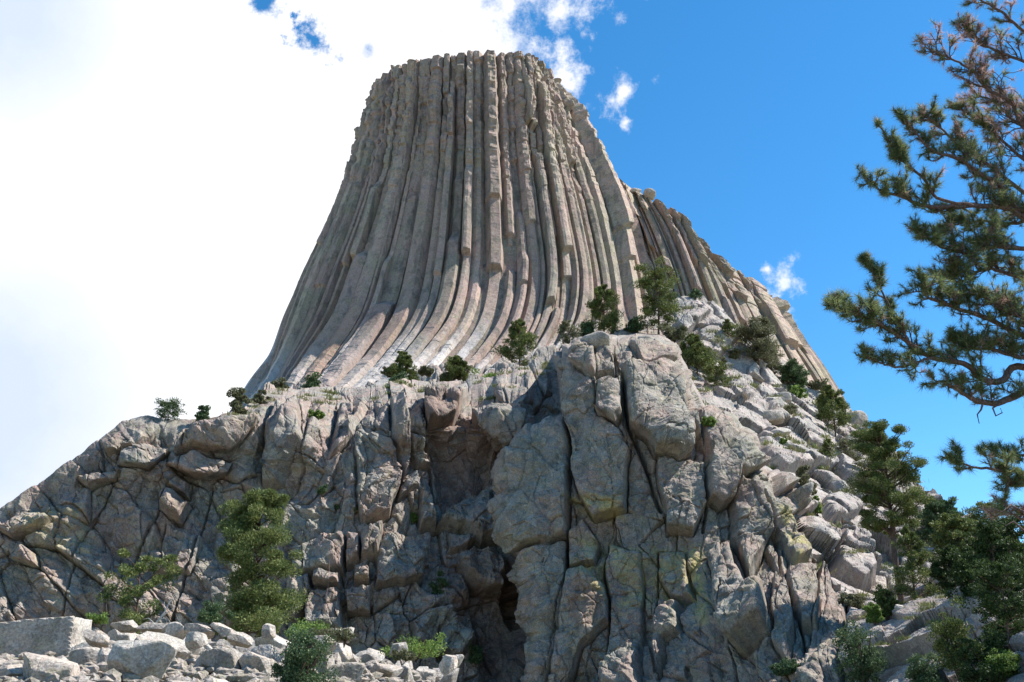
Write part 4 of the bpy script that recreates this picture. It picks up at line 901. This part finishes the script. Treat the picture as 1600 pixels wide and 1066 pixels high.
WT = [
 (1476, 846, 60, 50, 'juniper', 'bushy dark tree on the right skyline beside the tall old pine'), (1500, 880, 66, 56, 'pine', 'mid green tree on the ridge below the skyline'), (1540, 872, 52, 60, 'pine', 'dark tree below the lone skyline pine'),
 (1492, 930, 60, 50, 'juniper', 'rounded tree just right of the tall old pine crown'), (1580, 880, 60, 60, 'pine', 'tree at the right edge below the blue sky'), (1530, 930, 76, 60, 'pine', 'dense tree in the middle of the right wood'),
 (1580, 950, 90, 60, 'pine', 'tall dark tree at the right edge of the wood'), (1570, 1020, 80, 60, 'pine', 'dark tree above the bright corner bush'), (1606, 1060, 120, 70, 'pine', 'tall shaded tree standing in the lower right corner'),
 (1545, 975, 60, 50, 'pine', 'dark tree above the yellow green bush'), (1596, 1000, 90, 60, 'pine', 'tall dark tree cut by the right edge of the photo'), (1560, 1090, 80, 64, 'pine', 'dense dark tree between the two lowest right bushes'), (1600, 930, 90, 70, 'pine', 'dark tree at the right edge under the brown twigs'),
]
for i, (px, py, hp, wp, mt, lab) in enumerate(WT):
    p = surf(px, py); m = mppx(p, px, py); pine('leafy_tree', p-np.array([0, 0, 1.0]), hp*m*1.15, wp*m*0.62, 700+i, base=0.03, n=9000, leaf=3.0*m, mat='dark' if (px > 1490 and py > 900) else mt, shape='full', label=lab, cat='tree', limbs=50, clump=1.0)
# bleached dead branch left of the big pine
db = MB(); dp = at(262, 985, 56)
def tw(pts, r): db.tube([at(a, b, 56) for a, b in pts], np.linspace(r, r*0.3, len(pts)), 5)
tw([(240, 978), (250, 966), (258, 955), (264, 942), (268, 936)], 0.07); tw([(252, 964), (262, 957), (272, 950)], 0.04); tw([(258, 952), (256, 944), (258, 938)], 0.03); tw([(248, 968), (258, 966), (268, 974)], 0.03); tw([(241, 974), (232, 966), (224, 968)], 0.03); tw([(263, 944), (270, 946), (275, 949)], 0.02)
for q in range(10):
    a = rs.uniform(232, 290); tw([(a, 980), (a+rs.uniform(-6, 6), 970), (a+rs.uniform(-10, 10), 962)], 0.014)
o = db.build('dead_branch', M['dead']); tag(o, 'bleached bare dead branch between the small pine and the big pine', 'dead branch')
# grass tufts on ledges and between the stones
def grass(name, pts, size, n, lab):
    V = []; k = len(pts); pts = np.array(pts); rg = np.random.RandomState(77); idx = rg.randint(0, k, n)
    P = pts[idx]+rg.normal(0, 1, (n, 3))*size[idx][:, None]*np.array([1.0, 1.0, 0.1])*1.3; a = rg.normal(size=(n, 3))*0.45+np.array([0, 0, 1]); s = (size[idx]*rg.uniform(0.5, 1.2, n))[:, None]; b = rg.normal(size=(n, 3))*0.14
    V = np.stack([P-b*s, P+b*s, P+a*s], 1).reshape(-1, 3); o = mesh(name, V, np.arange(n*3).reshape(n, 3), M['grass'], None, False); tag(o, lab, 'grass', kind='stuff')
pts = []; sz = []
rg = np.random.RandomState(31)
for k in range(420):
    px = rg.uniform(1060, 1560); py = rg.uniform(480, 1050)
    if py < np.interp(px, TOPX, TOPY)+8 or polysd(np.array([px]), np.array([py]), BUTP)[0] > -2: continue
    p = surf(px, py); pts.append(p); sz.append(p[1]*0.0032)
for k in range(55):
    px = rg.uniform(300, 860); py = np.interp(px, TOPX, TOPY)+rg.uniform(2, 30); p = surf(px, py); pts.append(p); sz.append(p[1]*0.0026)
grass('slope_grass', pts, np.array(sz), 26000, 'tufts of dry and green grass on the ledges and the rocky slope')
# climbing ropes
for px, y0, y1, lab in ((522, 868, 975, 'thin purple climbing rope hanging down the left cliff'), (541, 840, 985, 'second climbing rope to the right on the left cliff')):
    rb = MB(); pr = [surf(px-(k*0.9 if px < 530 else k*0.5), y0+(y1-y0)*k/9) for k in range(10)]; ymin = [min(pr[i][1] for i in range(k+1))-0.4 for k in range(10)]
    pr = [np.array([pr[k][0], ymin[k], pr[k][2]]) for k in range(10)]; rb.tube(pr, 0.028, 5)
    o = rb.build('climbing_rope', M['near_brown']); tag(o, lab, 'rope')
# ------------------------------------------------------------------ the near pine reaching in from the right
rs = np.random.RandomState(21); DN = 13.0
near = empty('pine_tree', (9.5, DN+0.4, 0.0)); tag(near, 'near pine whose long needled branches reach in from the right edge, some needles browned', 'pine tree')
org = np.array(near.location)
tb = MB(); zz = np.linspace(-0.3, 17, 14); tx = 9.5+0.10*np.sin(zz*0.5)
tb.tube(np.stack([tx, np.full(14, DN+0.4), zz], 1)-org, np.linspace(0.26, 0.07, 14), 12); tb.build('trunk', M['near_bark'], near)
def tuft(V, F, p, d, ln, n, w=0.0027):
    """a spray of needles round the tip of a twig"""
    d = d/(np.linalg.norm(d)+1e-9); a = rs.normal(size=(n, 3))*0.62+d*0.75; a /= np.linalg.norm(a, axis=1)[:, None]
    b = np.cross(a, rs.normal(size=(n, 3))); b /= np.linalg.norm(b, axis=1)[:, None]; s = (ln*rs.uniform(0.65, 1.15, n))[:, None]; st = p-d*ln*0.55*rs.rand(n)[:, None]
    V.append(np.stack([st-b*w, st+b*w, st+a*s], 1).reshape(-1, 3))
def branch(main, side_n, side_len, dep, r0, brown=None, dens=1.0, tl=0.115, sub=3, drop=0.0):
    """main: photo pixels from the trunk side to the tip, dep: distances"""
    pts = np.array([at(a, b, c) for (a, b), c in zip(main, np.interp(np.linspace(0, 1, len(main)), [0, 1], dep))])-org
    t = np.linspace(0, len(pts)-1, len(pts)*5); P = crom(pts, t); nP = len(P); P[1:-1] += rs.normal(0, 0.006, (nP-2, 3))
    mb = MB(); mb.tube(P, np.linspace(r0, 0.011, nP), 7)
    G = []; B = []; L_ = np.linalg.norm(np.diff(P, axis=0), axis=1).sum()
    def needles(p, d, frac):
        isb = brown is not None and rs.rand() < brown(p, frac); tuft(B if isb else G, None, p, d, tl*rs.uniform(0.75, 1.15), int(rs.randint(30, 46)*(0.9 if isb else 1.0)))
    def twig(p, d, ln, r, lev, frac):
        k = 6; q = [p]; dd = d/np.linalg.norm(d)
        for j in range(k):
            dd = dd+rs.normal(0, 0.20, 3)+np.array([0, 0, 0.09]); dd /= np.linalg.norm(dd); q.append(q[-1]+dd*ln/k)
        q = np.array(q); mb.tube(q, np.linspace(r, max(0.004, r*0.45), k+1), 5)
        needles(q[-1], dd, frac)
        if lev > 0:
            for j in range(1, k+1):
                for rep in range(1 if rs.rand() < 0.55 else 2):
                    if rs.rand() < 0.84*dens:
                        nd_ = dd*0.7+rs.normal(0, 0.62, 3); nd_[1] *= 0.8; nd_[2] += 0.15; twig(q[j], nd_, ln*rs.uniform(0.32, 0.6), r*0.55, lev-1, frac)
        elif rs.rand() < 0.3: needles(q[3], dd+rs.normal(0, 0.5, 3), frac)
    for s in range(int(side_n*1.5)):
        f = rs.uniform(0.12, 1.0)**0.85; i = min(nP-2, int(f*(nP-1))); T = P[min(i+2, nP-1)]-P[max(i-2, 0)]; T /= np.linalg.norm(T)+1e-9
        sd = rs.normal(0, 1, 3); sd -= sd@T*T; sd /= np.linalg.norm(sd); sd[2] = sd[2]*0.8+0.22
        twig(P[i], T*0.75+sd*0.85, side_len*rs.uniform(0.5, 1.15)*(1.1-0.45*f), 0.012, sub-2, f)
    twig(P[-1], P[-1]-P[-3], side_len*0.45, 0.010, 1, 1.0)
    lb = mb.build('branch', M['near_bark'], near)
    if G: V = np.concatenate(G); mesh('needles', V, np.arange(len(V)).reshape(-1, 3), M['near_needles'], lb, False)
    if B: V = np.concatenate(B); mesh('browned_needles', V, np.arange(len(V)).reshape(-1, 3), M['near_brown'], lb, False)
allb = lambda p, f: 0.62
halfb = lambda p, f: 0.45*(1-f)+0.15
few = lambda p, f: 0.05
branch([(1720, 120), (1640, 72), (1600, 49), (1565, 19), (1524, -4), (1500, -20)], 9, 0.42, (13.2, 12.6), 0.035, allb)
branch([(1740, 170), (1650, 120), (1600, 97), (1557, 79), (1527, 64), (1512, 50)], 14, 0.48, (13.2, 12.7), 0.034, allb, 0.9)
branch([(1760, 330), (1660, 250), (1600, 199), (1580, 161), (1542, 139), (1520, 112), (1490, 94), (1452, 78)], 22, 0.50, (13.2, 12.3), 0.045, allb, 0.9)
branch([(1700, 290), (1620, 215), (1585, 190), (1555, 160), (1530, 150)], 14, 0.5, (13.4, 13.6), 0.03, lambda p, f: 0.8)
branch([(1740, 400), (1640, 360), (1576, 322), (1565, 292), (1535, 274), (1497, 247), (1467, 240), (1441, 221), (1418, 190)], 24, 0.38, (13.2, 12.2), 0.052, lambda p, f: 0.12, 1.0)
branch([(1640, 330), (1560, 270), (1520, 240), (1495, 225), (1470, 200), (1448, 180)], 18, 0.40, (13.4, 13.0), 0.035, lambda p, f: 0.25)
branch([(1650, 290), (1600, 250), (1560, 215), (1530, 190), (1500, 170)], 15, 0.42, (13.2, 13.4), 0.03, lambda p, f: 0.4)
branch([(1740, 340), (1600, 328), (1550, 322), (1490, 322), (1445, 322), (1407, 307), (1381, 300), (1362, 283)], 20, 0.36, (13.2, 11.8), 0.05, few)
branch([(1520, 322), (1467, 311), (1441, 277), (1419, 259), (1404, 244), (1385, 214), (1376, 200)], 12, 0.26, (12.3, 11.9), 0.024, few)
branch([(1740, 460), (1640, 400), (1560, 385), (1510, 395), (1470, 385), (1440, 365)], 24, 0.42, (13.2, 12.4), 0.045, few, 1.1)
branch([(1720, 440), (1640, 350), (1580, 350), (1530, 345), (1480, 355)], 20, 0.40, (13.5, 13.6), 0.04, few, 1.1)
branch([(1740, 640), (1660, 560), (1600, 526), (1532, 494), (1485, 478), (1449, 463), (1440, 452)], 24, 0.40, (13.2, 12.2), 0.05, few, 1.0)
branch([(1720, 500), (1640, 450), (1580, 430), (1540, 420), (1500, 440), (1470, 430)], 24, 0.42, (13.4, 13.0), 0.04, few, 1.1)
branch([(1700, 560), (1620, 510), (1570, 480), (1530, 460)], 18, 0.42, (12.6, 12.4), 0.035, few, 1.1)
branch([(1740, 620), (1600, 573), (1564, 597), (1532, 590), (1508, 569), (1457, 559), (1422, 538), (1390, 516), (1359, 498), (1323, 486), (1303, 472)], 28, 0.33, (13.2, 11.4), 0.055, few)
branch([(1457, 559), (1441, 563), (1410, 573), (1378, 569), (1353, 555)], 8, 0.26, (12.2, 11.9), 0.018, few)
branch([(1422, 538), (1400, 500), (1380, 460), (1362, 425), (1356, 412)], 12, 0.24, (12.0, 11.8), 0.016, few)
branch([(1740, 600), (1640, 607), (1600, 612), (1568, 628), (1532, 628), (1508, 616), (1480, 600), (1462, 595)], 12, 0.30, (13.2, 12.2), 0.07, few, 0.8)
branch([(1680, 560), (1600, 560), (1550, 545), (1520, 545), (1500, 530)], 20, 0.36, (12.8, 12.6), 0.035, few, 1.0)
branch([(1760, 820), (1660, 770), (1600, 758), (1579, 754), (1564, 735), (1524, 731), (1492, 719)], 15, 0.26, (13.2, 12.2), 0.04, few, 0.9)
branch([(1600, 758), (1578, 752), (1572, 772), (1569, 792)], 3, 0.16, (12.7, 12.6), 0.03, few, 0.5)
branch([(1740, 760), (1650, 720), (1600, 712), (1570, 715), (1540, 712)], 9, 0.26, (13.2, 12.9), 0.025, few, 0.8)
branch([(1740, 880), (1660, 835), (1600, 812), (1575, 802), (1555, 806)], 8, 0.26, (13.2, 12.8), 0.025, allb, 0.7)
# bare hanging twigs
db = MB()
for pts in ([(1535, 632), (1533, 640), (1527, 648), (1530, 662)], [(1560, 632), (1551, 638), (1556, 650), (1566, 645), (1563, 638)], [(1600, 800), (1580, 790), (1566, 800), (1550, 796)], [(1600, 830), (1584, 815), (1570, 822)]):
    db.tube([at(a, b, 12.4)-org for a, b in pts], np.linspace(0.016, 0.006, len(pts)), 5)
db.build('bare_twig', M['near_bark'], near)
# ------------------------------------------------------------------ put the tower's origin at its foot
base = Vector(tuple(at(760, 600, 300))); base.z = 90.0
tower.location = base
for ch in tower.children: ch.location = -base
